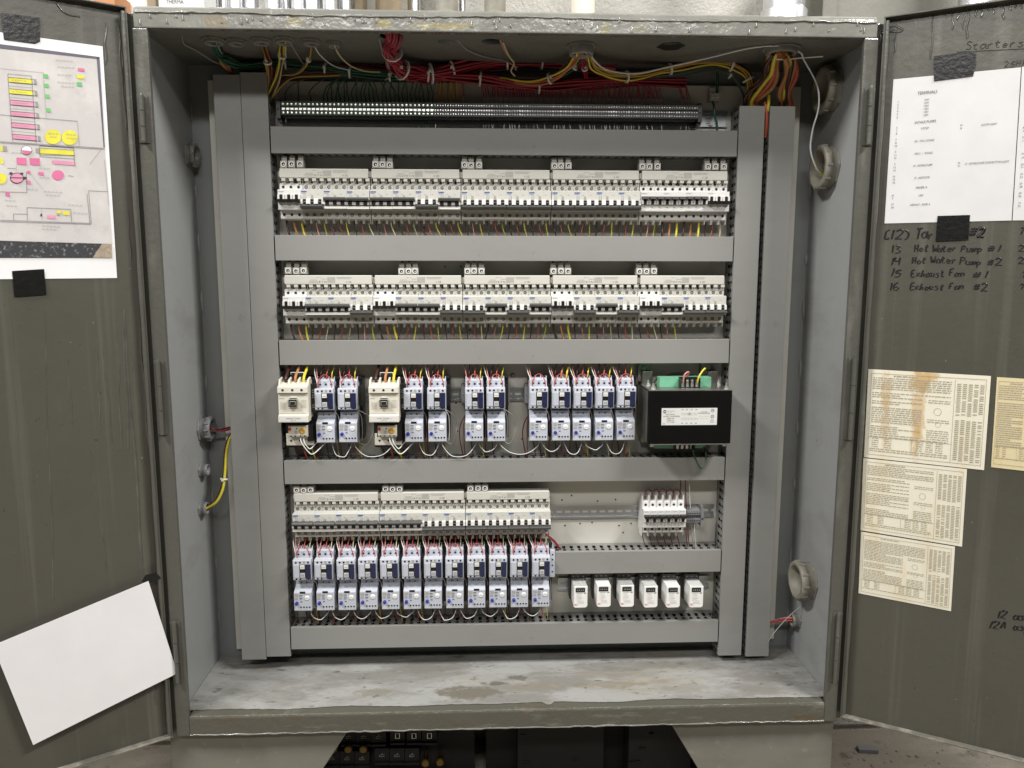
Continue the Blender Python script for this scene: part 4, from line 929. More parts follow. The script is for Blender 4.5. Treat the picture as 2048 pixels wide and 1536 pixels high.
# loops that bow out beyond the relays
for x, dx, col in ((C3[1], .045, 'grey'), (C3[3], .033, 'grey'), (C3[5], .035, 'grey')):
    wire([V(x + .016, YR - .055, ZC3 - .028), V(x + .022 + dx * .6, YR - .05, ZC3 - .050), V(x + .022 + dx * .75, YR - .048, ZC3 - .085), V(x + .020 + dx * .4, YR - .05, ZC3 - .118), V(x + .017, YR - .05, ZC3 - .108)], .0013, col, 'grey wire bowing out beside an overload relay of the upper row', 'grey bowed wires of the upper row')
for x in (C3[4], C3[6]):
    wire([V(x - .022, YR - .05, ZC3 - .045), V(x - .034, YR - .045, ZC3 - .070), V(x - .037, YR - .042, ZC3 - .105), V(x - .026, YR - .035, .538)], .0014, 'dred', 'dark red wire bowing into the duct beside the upper row', 'dark red bowed wires of the upper row')
# cream contactor wiring
for (x, z), nm in ((BX1, 'asphalt tank'), (BX2, 'tar tank')):
    for p, (dx, col) in enumerate(((-.021, 'brown'), (.0015, 'orange'), (.0215, 'yellow'))):
        wire([V(x + dx, YR - .080, z + .042), V(x + dx, YR - .078, z + .056), V(x + dx + .002, YR - .050, z + .075), V(x + dx + .004, YR - .040, .789)], .0034 if p else .0038, col, 'thick %s wire into the top of the %s contactor' % (CN[col], nm), 'thick wires of the cream contactors')
    for p, (dx, col) in enumerate(((-.018, 'brown'), (.002, 'redor'), (.022, 'yellow'))):
        wire([V(x + dx, YR - .045, z - .108), V(x + dx + .003, YR - .040, z - .122), V(x + dx + .012, YR - .030, .535)], .0025, col, 'thick %s wire below the %s overload relay' % (CN[col], nm), 'load wires of the cream contactors')
    b = C3[0] if nm == 'asphalt tank' else C3[2]
    for a_, b_, d_ in ((x + .008, b + .002, .036), (x + .015, b - .020, .024)):
        wire([V(a_, YR - .078, z - .090), V(a_ + .003, YR - .082, z - .102), V(a_ * .7 + b_ * .3, YR - .080, z - .090 - d_), V((a_ + b_) / 2, YR - .078, z - .094 - d_), V(b_ - .006, YR - .06, z - .108), V(b_, YR - .046, ZC3 - .110)], .0014, 'white', 'white link wire from the %s overload relay' % nm, 'white links of the cream contactor relays')
# transformer leads
zt_ = tz + th + .015
for dx, col, pts, lb in ((-.0115, 'pink', [(0, 0, 0), (.001, -.004, .018), (.010, .000, .026), (.0165, .010, .022), (.012, .018, .012)], 'pink wire curling off the transformer top terminals'),
                         (.0230, 'yellow', [(0, 0, 0), (.002, -.004, .014), (.010, .000, .026), (.019, .006, .034), (.022, .014, .030)], 'yellow wire curling off the transformer top terminals')):
    wire([V(tx + dx, YP - .102, zt_) + V(*p) for p in pts], .0021, col, lb, 'transformer leads')
zb_ = tz - th - .010
wire([V(tx + .016, YP - .101, zb_), V(tx + .018, YP - .106, zb_ - .018), V(tx + .029, YP - .112, zb_ - .046), V(tx + .038, YP - .112, zb_ - .056), V(tx + .048, YP - .108, zb_ - .044), V(tx + .052, YP - .092, zb_ - .016), V(tx + .046, YP - .074, zb_ - .004)], .0022, 'tgreen', 'bright green wire looping under the transformer', 'transformer leads')
# single-pole breaker jumpers and drops
for i in range(6):
    x = sp0.x + (i + .5) * spw
    if i < 5:
        wire([V(x, YR - .036, ZS + .042), V(x, YR - .038, ZS + .058), V(x + spw * .3, YR - .038, ZS + .0665), V(x + spw * .7, YR - .036, ZS + .0665), V(x + spw, YR - .034, ZS + .058), V(x + spw, YR - .034, ZS + .042)], .0014, 'dred', 'dark red jumper loop between %s and %s single-pole breakers' % (ORD[i], ORD[i + 1]), 'jumper loops of the single-pole breakers')
    else: wire([V(x, YR - .034, ZS + .042), V(x + .001, YR - .034, ZS + .07), V(x + .002, YR - .03, .495)], .0014, 'dred', 'dark red feed wire rising from the sixth single-pole breaker', 'single-pole breaker wires')
    wire([V(x - .002, YR - .028, ZS - .045), V(x - .002, YR - .030, ZS - .060), V(x + .003, YR - .032, ZS - .078), V(x + .006, YR - .030, .300)], .0012, 'dred', 'dark red wire dropping from a single-pole breaker to the short duct', 'drop wires of the single-pole breakers')
for k, (dx, col) in enumerate(((-.002, 'dred'), (.003, 'dred'), (.013, 'grey'), (.020, 'white'))):
    wire([V(q0.x + dx + .004, YR - .03, ZR4 - .024), V(q0.x + dx + .004, YR - .034, ZR4 - .05), V(q0.x + dx + .010, YR - .032, .300)], .0011, col, '%s wire dropping from the small terminals' % CN[col], 'drop wires of the small terminals')
for k, (dx, col) in enumerate(((.0, 'dred'), (.010, 'white'))):
    wire([V(q0.x + dx + .002, YR - .03, ZR4 + .016), V(q0.x + dx - .002, YR - .034, ZR4 + .05), V(q0.x + dx - .004, YR - .028, .495)], .0011, col, '%s wire rising from the small terminals' % CN[col], 'rising wires of the small terminals')
e = at(1097, 1073, .2); f_ = at(1118, 1092, .215)
bundle('wire_bundle', 'short red wire bundle entering the end of the short duct', [V(e.x - .006, .215, e.z + .002), V((e.x + f_.x) / 2, .205, (e.z + f_.z) / 2 + .003), V(f_.x, .212, f_.z - .002), V(f_.x + .006, .225, f_.z - .012)], ['rose'] * 5, .0013, .0032, seed=4)

# ------------------------------------------------------------------ terminal strip wires
for i in range(NG):
    if i < 9 and i % 3: continue
    x = g0 + (i + .5) * wg; t = at(600 + i * 7.2 + rw.uniform(-22, 14), 152 + rw.uniform(-4, 6), .245)
    loose([V(x, YR - .012, ZT_ + .016), V(x, YR - .016, ZT_ + .030), V(x + rw.uniform(-.004, .003), YR - .018, ZT_ + .042), V(x * .65 + t.x * .35, YR - .020, ZT_ + .058), V(t.x, YR - .022, ZT_ + .072)], .0015, 'green' if i > 6 or i % 4 else 'olive')
for i in range(NY):
    px = 868 + i * (1397 - 868) / NY
    if 1330 < px < 1365 or px > 1384 or 925 < px < 962: continue
    x = g1 + (i + .5) * wy; col = 'ochre' if px < 922 else 'red'; le = rw.uniform(-.004, .010) - (.010 if px > 1300 else 0)
    loose([V(x, YR - .012, ZT_ + .016), V(x, YR - .015, ZT_ + .026), V(x + le * .2, YR - .017, ZT_ + .040), V(x + le * .6 - .002, YR - .019, ZT_ + .054), V(x + le - .004, YR - .022, ZT_ + .068)], .0013, col, sleeve=(2, 8) if col == 'red' else None)
    if px > 960 and rw.random() < .62:
        le = rw.uniform(-.006, .006)
        loose([V(x, YR - .012, ZT_ - .022), V(x + le * .4, YR - .016, ZT_ - .032), V(x + le, YR - .016, 1.329)], .0010, rw.choice(['white', 'grey', 'white']))
for px in (838, 852, 856, 871):
    q = at(px, 245, YR - .014); wire([V(q.x, YR - .012, ZT_ - .022), V(q.x, YR - .016, 1.329)], .0011, 'green' if px < 870 else 'white', 'short wire below the green terminals', 'short wires below the green terminals', n=5)
# green earth wire past the rail
wire([LUGG + V(.006, -.016, .060), LUGG + V(.007, -.016, .006), LUGG + V(.0065, -.016, -.004)], .003, 'green', 'green earth wire dropping into the earth lug', 'earth wires of the lug')
wire([LUGG + V(-.006, -.018, -.008), LUGG + V(-.005, -.034, -.025), LUGG + V(-.004, -.036, -.045), LUGG + V(.004, -.030, -.065), V(LUGG.x + .006, YP - .03, 1.329)], .0032, 'green', 'green earth wire passing over the rail into the duct', 'earth wires of the lug')

# ------------------------------------------------------------------ cable entries in the cabinet top
def top_bush(px, py, r, label, h=.012, m='fitting', teeth=True):
    p = hit(px, py, 2, ZI); root = thing('conduit_bushing', label, 'conduit fitting', (p.x, p.y, ZI), 'conduit bushings in the cabinet top')
    a = MB(); a.lathe((0, 0, 0), (0, 0, -1), [(0, r * 1.22), (.004, r * 1.22), (.004, r * .8), (0, r * .8)], 16, 'fitting', False); obj('locknut', a, root)
    a = MB(); a.lathe((0, 0, -.004), (0, 0, -1), [(0, r), (h, r), (h + .002, r * .93), (h + .002, r * .76), (0, r * .76)], 20, m); a.lathe((0, 0, -.0045), (0, 0, -1), [(0, r * .76), (.0005, r * .76)], 16, 'dark', False); obj('bushing', a, root)
    return V(p.x, p.y, ZI - .004)
TB = {}
for k, (px, py, r, lb) in dict(a=(427, 78, .020, 'grey conduit bushing with orange wires nearest the plan sheet door'), b=(472, 80, .017, 'empty grey conduit bushing in the cabinet top'), c=(522, 78, .017, 'grey conduit bushing with brown and ochre bundle in the cabinet top'),
                               d=(568, 77, .018, 'grey conduit bushing with yellow striped bundle in the cabinet top'), e=(622, 80, .017, 'grey conduit bushing with single ochre and white wires'), f=(668, 84, .013, 'small grey conduit bushing with thin ochre wire')).items():
    TB[k] = top_bush(px, py, r, lb, .005)
TB['g'] = top_bush(1163, 90, .0265, 'wide grey hub with orange and brown wires in the cabinet top', .016)
TB['h'] = top_bush(1563, 96, .034, 'widest hub in the cabinet top, full of thick yellow and orange wires', .008)
kp = hit(1342, 92, 2, ZI); m = MB(); m.lathe((0, 0, 0), (0, 0, -1), [(0, .030), (.0015, .030), (.003, .026)], 6, 'black', False); tag(obj('hole_plug', m, None, (kp.x, kp.y, ZI)), 'dark hole plug in the cabinet top near the wide hub', 'plug')
# bundles across the top
def tp(px, py, y): return at(px, py, y)
bundle('wire_bundle', 'brown and ochre bundle dropping beside the inner plan side duct', [TB['c'] + V(.002, 0, .004), tp(533, 112, .16), tp(538, 140, .19), tp(540, 165, .205), tp(537, 190, .222)], ['brown', 'ochre', 'orange', 'brown', 'ochre', 'redor'], .0021, .006, (.35,), seed=2)
bundle('wire_bundle', 'yellow striped bundle curving down behind the terminal strip end', [TB['d'] + V(0, 0, .004), tp(565, 105, .15), tp(561, 130, .18), tp(553, 160, .20), tp(539, 192, .222)], ['yellow', 'ochre', 'yellow', 'brown', 'ochre', 'paley', 'yellow'], .0021, .0065, (.3,), seed=3)
bundle('wire_bundle', 'ochre wires curving from a bushing towards the plan side duct', [TB['e'] + V(0, 0, .004), tp(620, 110, .15), tp(610, 133, .18), tp(590, 148, .20), tp(562, 150, .21), tp(548, 158, .22)], ['ochre', 'olive'], .0020, .0024, (.3,), seed=4)
bundle('wire_bundle', 'orange and brown bundle rising from behind the strip end clamp', [tp(539, 196, .226), tp(556, 172, .215), tp(580, 155, .215), tp(620, 148, .225), tp(680, 146, .235)], ['orange', 'brown', 'redor', 'brown', 'ochre', 'purple'], .0020, .0058, (), seed=5)
bundle('wire_bundle', 'orange and green wires dropping behind the outer plan side duct', [TB['a'] + V(.002, 0, .004), tp(436, 105, .16), tp(446, 122, .19), tp(458, 138, .205), tp(466, 152, .225)], ['orange', 'redor', 'olive', 'orange', 'ochre'], .0021, .006, (), seed=6)
bundle('wire_bundle', 'green bundle running along behind the cabinet top', [TB['a'] + V(-.002, 0, .004), tp(440, 110, .16), tp(462, 125, .19), tp(500, 133, .215), tp(560, 128, .225), tp(620, 133, .23), tp(700, 145, .235), tp(780, 152, .238), tp(880, 156, .24)], ['green', 'tgreen', 'green', 'green', 'green', 'grey', 'green', 'green', 'green', 'green', 'tgreen', 'green', 'green'], .0020, .0098, (.52, .66, .74, .86), seed=7)
bundle('wire_bundle', 'thick dark red bundle dropping through the open knockout', [V(hs[0][0], hs[0][1], ZI + .028), V(hs[0][0], hs[0][1], ZI - .002), tp(784, 100, .115), tp(788, 122, .15), tp(805, 140, .18), tp(835, 148, .205), tp(880, 145, .22), tp(960, 128, .235), tp(1040, 118, .24), tp(1130, 122, .245), tp(1230, 135, .248)], ['red', 'red', 'purple', 'red', 'red', 'red', 'purple', 'red', 'red', 'red', 'red', 'purple', 'red', 'red', 'red', 'red', 'red', 'red', 'purple', 'red', 'red', 'purple', 'red', 'red', 'red', 'purple', 'red', 'red'], .0029, .0185, (.22, .40, .56, .63, .76, .85), sub=6, seed=8)
bundle('wire_bundle', 'dark red bundle sagging over the grey terminals', [tp(835, 146, .21), tp(880, 152, .215), tp(960, 158, .225), tp(1030, 170, .23), tp(1090, 173, .235), tp(1160, 168, .24), tp(1260, 162, .245), tp(1370, 165, .25)], ['red', 'purple', 'red', 'red', 'red', 'purple', 'red', 'purple', 'red', 'red', 'red', 'red', 'red'], .0024, .0125, (.1, .3, .55), seed=9)
bundle('wire_bundle', 'dark red bundle along the back above the strip', [tp(620, 118, .262), tp(720, 128, .262), tp(800, 135, .26), tp(900, 150, .255), tp(1000, 158, .25), tp(1120, 165, .25), tp(1240, 160, .252)], ['red', 'purple', 'red', 'purple', 'red', 'red', 'purple', 'red'], .0024, .0095, (), seed=10)
bundle('wire_bundle', 'orange and brown wires curving from the wide hub towards the strip', [TB['g'] + V(-.006, 0, -.004), tp(1148, 118, .14), tp(1130, 140, .17), tp(1100, 157, .20), tp(1060, 165, .215), tp(1010, 160, .23), tp(960, 152, .24)], ['orange', 'brown', 'ochre', 'redor', 'brown', 'ochre', 'yellow', 'brown', 'orange', 'brown'], .0023, .0092, (.5,), seed=11)
bundle('wire_bundle', 'green wires curving from the wide hub behind the orange ones', [TB['g'] + V(0, .004, -.004), tp(1158, 122, .17), tp(1140, 142, .20), tp(1100, 160, .225), tp(1050, 160, .24)], ['green', 'tgreen', 'green', 'green'], .0018, .005, (.4,), seed=12)
bundle('wire_bundle', 'dark red wires dropping straight from the wide hub', [TB['g'] + V(.002, .002, -.004), tp(1168, 120, .16), tp(1170, 140, .20), tp(1172, 158, .235)], ['red', 'red', 'purple', 'red', 'rose'], .0019, .005, (.6,), seed=13)
bundle('wire_bundle', 'orange and brown wires swinging from the wide hub to the short inner duct', [TB['g'] + V(.008, 0, -.004), tp(1180, 118, .14), tp(1195, 140, .165), tp(1230, 152, .185), tp(1280, 152, .20), tp(1340, 138, .21), tp(1400, 126, .215), tp(1450, 128, .215), tp(1485, 142, .215), tp(1500, 170, .215), tp(1503, 205, .22), tp(1503, 226, .232)], ['orange', 'brown', 'ochre', 'redor', 'brown', 'purple', 'ochre', 'orange', 'brown', 'yellow', 'brown', 'ochre'], .0023, .0100, (.32, .45, .66, .78), sub=6, seed=14)
bundle('wire_bundle', 'grey green wires arching to the short inner duct', [tp(1300, 155, .235), tp(1360, 150, .235), tp(1420, 140, .232), tp(1460, 152, .23), tp(1482, 178, .228), tp(1490, 208, .228), tp(1491, 226, .235)], ['grey', 'green', 'grey'], .0018, .0035, (.5,), seed=15)
for k, (lab, xs_, xe, dst) in enumerate((('inner', 1546, 1500, 1505), ('outer', 1582, 1566, 1572))):
    bundle('cable_bundle', 'thick yellow, orange and brown cables from the widest hub into the %s short duct' % lab, [TB['h'] + V(-.012 + .024 * k, 0, -.002), tp(xs_, 122, .12), tp(xs_ - 6 + 2 * k, 150, .155), tp((xs_ + xe) / 2 - 2, 178, .19), tp(xe + 4, 205, .218), tp(dst, 235, .228)],
           (['ochre', 'brown', 'orange', 'redor', 'orange', 'redor', 'yellow', 'brown', 'orange', 'brown', 'orange'], ['orange', 'yellow', 'redor', 'orange', 'orange', 'yellow', 'brown', 'ochre', 'redor', 'orange'])[k], .0050, .0205 - .003 * k, (), seed=16 + k, flat=.55)
wire([tp(1529, 205, .205), tp(1533, 225, .204), tp(1533, 250, .206), tp(1531, 275, .215)], .004, 'redor', 'red-orange cable squeezed between the two short vertical ducts', 'cables between the vertical ducts')
wire([tp(1538, 190, .2), tp(1536, 215, .203), tp(1530, 240, .215)], .004, 'yellow', 'yellow cable slipping between the two short vertical ducts', 'cables between the vertical ducts')
m = MB(); pts = spline([tp(1541, 118, .105), tp(1570, 119, .095), tp(1602, 116, .10), tp(1646, 113, .085)], 5); m.tube(pts, .0018, 'tie', 5, flat=.5); tag(obj('cable_tie', m.mesh('cable_tie', recalc=False)), 'long loose cable tie around the thick cables of the widest hub', 'cable tie')
# single wires across the top
for pts, r, col, lb in (
    ([tp(1180, 110, .12), tp(1210, 138, .15), tp(1270, 147, .17), tp(1340, 133, .16), tp(1420, 115, .13), tp(1500, 96, .08), tp(1560, 92, .06), tp(1600, 105, .08), tp(1608, 120, .10), tp(1634, 170, .15), tp(1637, 215, .16), tp(1625, 260, .165), tp(1621, 300, .17), tp(1632, 335, .18), tp(1640, 345, .19)], .0020, 'white', 'long white wire crossing the top and sweeping down to a side fitting'),
    ([tp(364, 72, .06), tp(368, 88, .10), tp(385, 97, .13), tp(405, 109, .16), tp(425, 122, .19), tp(445, 130, .21)], .0016, 'grey', 'thin pale wire crossing the dark top corner'),
    ([tp(580, 85, .08), tp(592, 105, .13), tp(603, 123, .19), tp(610, 130, .21)], .0013, 'grey', 'thin grey wire hanging from the yellow bundle bushing'),
    ([tp(626, 86, .09), tp(640, 110, .14), tp(668, 132, .19), tp(700, 140, .22)], .0014, 'white', 'thin white wire hanging from a top bushing'),
    ([tp(668, 90, .09), tp(680, 112, .13), tp(702, 132, .17), tp(730, 142, .2), tp(760, 144, .22)], .0018, 'paley', 'thin ochre wire hanging from the small bushing'),
    ([tp(666, 92, .09), tp(672, 110, .14), tp(678, 128, .2)], .0013, 'green', 'thin green wire hanging from the small bushing'),
    ([tp(758, 76, .05), tp(764, 100, .11), tp(776, 130, .15), tp(782, 150, .19), tp(770, 160, .215)], .0018, 'grey', 'grey green wire beside the thick dark red bundle'),
    ([tp(915, 80, .065), tp(935, 100, .12), tp(970, 114, .17), tp(1010, 122, .21), tp(1035, 135, .23)], .0016, 'grey', 'thin grey wire from the second knockout'),
    ([tp(1000, 80, .07), tp(1012, 105, .12), tp(1025, 122, .17), tp(1032, 140, .2)], .0018, 'pink', 'thin pink wire from the third knockout'),
    ([tp(1004, 80, .07), tp(1018, 112, .13), tp(1028, 126, .17), tp(1022, 142, .2), tp(1030, 152, .21)], .0018, 'paley', 'thin pale yellow wire from the third knockout')):
    wire(pts, r, col, lb, None, sub=5)
wire([tp(1632, 336, .183), tp(1640, 345, .19), tp(1648, 353, .2)], .0028, 'yellow', 'yellow wire end lying in the ring fitting beside the taped list door', None)

# ------------------------------------------------------------------ fittings in the side walls
def side_fit(px, py, side, r, dep, label, m='fitting', inner=.78, nut=1.25):
    p = hit(px, py, 0, side * HX); root = thing('conduit_fitting', label, 'conduit fitting', (side * HX, p.y, p.z), 'conduit fittings in the side walls'); ax = (-side, 0, 0)
    a = MB(); a.lathe((0, 0, 0), ax, [(0, r * nut), (.0045, r * nut), (.0045, r * .9), (0, r * .9)], 8 if r > .02 else 6, 'fitting', False); obj('locknut', a.mesh('locknut', .001), root)
    a = MB(); a.lathe((-side * .0045, 0, 0), ax, [(0, r), (dep * .45, r), (dep * .5, r * 1.08), (dep * .95, r * 1.08), (dep, r * 1.0), (dep, r * inner), (-.003, r * inner)], 24, m)
    if r > .02:
        for k in range(10):
            t = 2 * pi * k / 10; a.lathe((-side * (.0045 + dep * .5), r * 1.06 * cos(t), r * 1.06 * sin(t)), ax, [(0, .0036), (dep * .45, .0036)], 5, m, False)
    obj('bushing', a, root)
    a = MB(); a.lathe((-side * .001, 0, 0), ax, [(0, r * inner), (.001, r * inner)], 18, 'dark', False); obj('opening', a, root)
    return p
side_fit(377, 311, -1, .024, .016, 'shaded grey ring fitting high in the wall beside the plan door', 'fitting')
f1 = side_fit(402, 857, -1, .026, .024, 'light grey toothed fitting with wires beside the outer duct', 'tgrey2')
side_fit(400, 940, -1, .0135, .016, 'small empty grey connector between two wired fittings', 'tgrey2')
f3 = side_fit(400, 1017, -1, .0145, .014, 'small grey connector with brown and yellow cable', 'tgrey2')
side_fit(1668, 180, 1, .048, .028, 'large shaded tan ring fitting high beside the taped list door', 'fitting2', .82, 1.1)
side_fit(1662, 335, 1, .047, .028, 'large tan ring fitting with a yellow wire end inside', 'fitting2', .82, 1.1)
side_fit(1620, 1160, 1, .044, .034, 'large empty tan hub low in the wall beside the handwriting door', 'fitting2', .84, 1.12)
f8 = side_fit(1598, 1240, 1, .0155, .016, 'small connector with red wires low in the wall', 'fitting')
bundle('wire_bundle', 'green, white and red wires from the toothed fitting into the outer duct', [V(-HX + .004, f1.y, f1.z), V(-HX + .03, f1.y - .01, f1.z + .002), tp(440, 860, .235), tp(463, 855, .232), tp(480, 856, .236)], ['tgreen', 'rose', 'white', 'dred', 'red'], .0015, .0042, (), seed=31)
bundle('wire_bundle', 'brown and yellow cable sweeping from small connector up behind the outer duct', [V(-HX + .004, f3.y, f3.z), tp(415, 1014, .205), tp(432, 1002, .20), tp(445, 975, .20), tp(449, 945, .205), tp(452, 900, .215), tp(462, 872, .225), tp(478, 862, .238)], ['brown', 'yellow', 'brown'], .0032, .0042, (.52,), seed=32)
bundle('wire_bundle', 'red and white wires from the low connector into the outer short duct', [V(HX - .004, f8.y, f8.z), tp(1580, 1238, .22), tp(1555, 1242, .225), tp(1532, 1246, .226), tp(1515, 1248, .232)], ['redor', 'rose', 'white', 'redor', 'pink'], .0018, .0046, (), seed=33)
tag(obj('string', MB().tube(spline([tp(1617, 1204, .20), tp(1590, 1222, .19), tp(1566, 1245, .18), tp(1545, 1270, .17), tp(1533, 1290, .19)], 4), .0012, 'grey', 5).mesh('string', recalc=False)), 'pale string hanging from the large empty hub', 'string')

lo = tag(obj('loose_wires', LOOSE.mesh('loose_wires', recalc=False)), 'thin green, red and grey wires at the terminal strip and beside the relays', 'wires'); lo['kind'] = 'stuff'

# ------------------------------------------------------------------ sheets and tape on the doors
def sheet(D, name, corners, m, label, cat='paper', off=.0012, group=None, curl=0.):
    """corners: TL TR BR BL in photo pixels on the door plane"""
    c = [dp(D, *p, off) for p in corners]; n = D['n']; g = 8
    def uv(u, v, o=0.): return (c[0].lerp(c[1], u)).lerp(c[3].lerp(c[2], u), v) + n * (o + curl * (u * u * .3 + v * v * .7))
    mb = MB(); pts = [uv(i / g, j / g) for j in range(g + 1) for i in range(g + 1)] + [uv(i / g, j / g, -.0004) for j in range(g + 1) for i in range(g + 1)]
    N_ = (g + 1) ** 2; fs = []
    for j in range(g):
        for i in range(g):
            a = j * (g + 1) + i; fs += [(a, a + 1, a + g + 2, a + g + 1), (a + N_, a + g + 1 + N_, a + g + 2 + N_, a + 1 + N_)]
    mb.mesh_(pts, fs, m, True)
    for i in range(g):
        for a, b in ((i, i + 1), (g * (g + 1) + i, g * (g + 1) + i + 1), (i * (g + 1), (i + 1) * (g + 1)), (i * (g + 1) + g, (i + 1) * (g + 1) + g)):
            mb.face([pts[a], pts[b], pts[b + N_], pts[a + N_]], m)
    root = tag(obj(name, mb.mesh(name, recalc=True)), label, cat, group)
    return root, uv
def tape(D, corners, label, off=.0026):
    c = [dp(D, *p, off) for p in corners]; mb = MB(); mb.slab(c, -D['n'] * .0005, 'tape'); return tag(obj('tape', mb), label, 'tape', 'black tape on the doors')
def poly(mb, D, pts, m, off): mb.face([dp(D, *p, off) for p in pts], m)
def line(mb, D, p, q, m, off, w=.7):
    a, b = Vector((p[0], p[1], 0)), Vector((q[0], q[1], 0)); t = (b - a).normalized(); s = Vector((-t.y, t.x, 0)) * w / 2
    poly(mb, D, [(a + s)[:2], (b + s)[:2], (b - s)[:2], (a - s)[:2]], m, off)
def pcirc(mb, D, x, y, rx, ry, m, off, n=20): poly(mb, D, [(x + rx * cos(2 * pi * i / n), y + ry * sin(2 * pi * i / n)) for i in range(n)], m, off)
HY, HP, HPd, HG = (mat('highlight_yellow', (.74, .68, .06), .7, var=.1), mat('highlight_pink', (.72, .30, .44), .7, var=.08), mat('highlight_rose', (.66, .16, .32), .7, var=.1), mat('highlight_green', (.16, .50, .16), .7, var=.1))
GRY = mat('pencil_grey', (.33, .31, .30), .7, var=0); GRB = mat('copy_black', (.05, .05, .055), .7, var=0); GRV = layered('copied_black_band', (.035, .036, .04), [((.30, .30, .32), (160, 160, 160), .55, .7, .8, 3, .7)], .7)
BORD = mat('copied_border', (.13, .12, .15), .7, var=.1); TAN = mat('copied_tan', (.36, .29, .22), .7, var=.2, vs=150)
plan, puv = sheet(DL, 'plan_sheet', [(-64, 56), (205, 93), (234, 556), (-64, 559)], 'paper', 'white sheet with highlighted site plan in yellow, pink and green', off=.0012)
dm = MB(); o1, o2, o3 = .0022, .0028, .0034
A = lambda x, y: (x / 5.908, 70 + y / 5.908); B = lambda x, y: (x / 5.484, 320 + y / 5.484)
poly(dm, DL, [(-60, 92), A(1140, 282), A(1235, 1330), B(1230, 920), (-60, 481)], 'paperp', .0018)
poly(dm, DL, [(-60, 84), A(0, 110), A(1175, 262), A(1175, 290), A(0, 160), (-60, 92)], BORD, o1)
poly(dm, DL, [A(1140, 270), A(1175, 265), A(1238, 1330), A(1222, 1330)], BORD, o1)
poly(dm, DL, [(-60, 481), B(0, 885), B(1118, 918), B(1015, 1072), (-60, 515)], GRV, o2); poly(dm, DL, [B(1118, 918), B(1225, 922), B(1228, 1074), B(1015, 1072)], TAN, o2)
def bar(x0, y0, x1, y1, h, m, f=A): poly(dm, DL, [f(x0, y0), f(x1, y1), f(x1 + h * .06, y1 + h), f(x0 + h * .06, y0 + h)], m, o2)
for (y, m) in ((503, HY), (638, HY), (770, HP), (902, HP), (1037, HP), (1172, HP)):
    k = (y - 503) / 669; x0 = 98 + 48 * k; bar(x0, y, x0 + 278, y + 25, 55, m)
    bar(x0 + 305, y + 32, x0 + 333, y + 34, 55, GRY)
    for dy in (0, 55): line(dm, DL, A(x0, y + dy), A(x0 + 330, y + dy + 29), GRB, o3)
    line(dm, DL, A(x0 + 2, y + 98), A(x0 + 280, y + 123), GRY, o3)
    for i in range(5): line(dm, DL, A(x0 + 40 + i * 36, y + 34 + i * 3), A(x0 + 62 + i * 36, y + 30 + i * 3), GRY, o3, .9)
line(dm, DL, A(92, 462), A(150, 1260), GRB, o3); line(dm, DL, A(372, 488), A(428, 1275), GRB, o3); line(dm, DL, A(92, 462), A(372, 488), GRB, o3)
line(dm, DL, A(0, 398), A(510, 448), GRY, o3); line(dm, DL, A(510, 448), A(548, 985), GRY, o3); line(dm, DL, A(0, 945), A(915, 1022), GRB, o3); line(dm, DL, A(915, 1022), A(940, 1320), GRY, o3)
for x, y in ((538, 488), (546, 600), (556, 726), (568, 890)): bar(x - 25, y - 24, x + 28, y - 20, 46, HG)
bar(918, 392, 995, 400, 36, HPd); bar(903, 474, 990, 480, 42, HY); bar(905, 560, 965, 562, 48, HG)
pcirc(dm, DL, *A(625, 1205), 96 / 5.9, 88 / 5.9, HY, o2); pcirc(dm, DL, *A(822, 1215), 94 / 5.9, 88 / 5.9, HY, o2)
for y0 in (1262, 1276): line(dm, DL, A(0, y0), A(1235, y0 + 78), GRB, o3)
pcirc(dm, DL, *A(313, 1365), 66 / 5.9, 55 / 5.9, GRB, o2); pcirc(dm, DL, *A(313, 1365), 60 / 5.9, 50 / 5.9, 'paper', o3); poly(dm, DL, [A(254, 1362), A(372, 1375), A(360, 1400), A(320, 1416), A(275, 1400)], HPd, .0038)
bar(470, 1345, 870, 1370, 55, HY); bar(420, 1340, 468, 1342, 56, GRY); bar(0, 1312, 30, 1314, 60, HY); bar(32, 1314, 80, 1316, 60, GRY)
bar(0, 1455, 35, 1458, 70, HY); bar(195, 1448, 310, 1455, 82, HPd); bar(350, 1455, 468, 1460, 82, HPd)
for dy in (0, 28): line(dm, DL, A(468, 1310 + dy), A(870, 1335 + dy), GRB, o3)
line(dm, DL, A(470, 1418), A(880, 1425), GRB, o3); line(dm, DL, A(470, 1437), A(880, 1468), GRB, o3); bar(615, 1480, 885, 1500, 45, HP); line(dm, DL, A(870, 1335), A(885, 1550), GRB, o3); line(dm, DL, A(468, 1310), A(472, 1440), GRB, o3)
pcirc(dm, DL, *B(635, 168), 66 / 5.48, 55 / 5.48, HPd, o2); pcirc(dm, DL, *B(10, 205), 62 / 5.48, 60 / 5.48, HY, o2)
pcirc(dm, DL, *B(185, 200), 76 / 5.48, 60 / 5.48, GRB, o2); pcirc(dm, DL, *B(185, 200), 68 / 5.48, 52 / 5.48, HP, o3); line(dm, DL, B(115, 195), B(275, 200), GRB, .0038, 1.6)
for x, y in ((120, 148), (238, 152), (272, 198)): pcirc(dm, DL, *B(x, y), 20 / 5.48, 13 / 5.48, GRB, .0038, 10)
for x, y, w, h, m in ((418, 132, 60, 34, HPd), (298, 118, 36, 32, HPd), (290, 225, 45, 40, HPd), (60, 355, 46, 42, HPd), (515, 605, 92, 38, HP), (620, 552, 46, 34, HY), (686, 562, 74, 42, HY), (622, 594, 34, 16, GRY)): bar(x, y, x + w, y + 3, h, m, B)
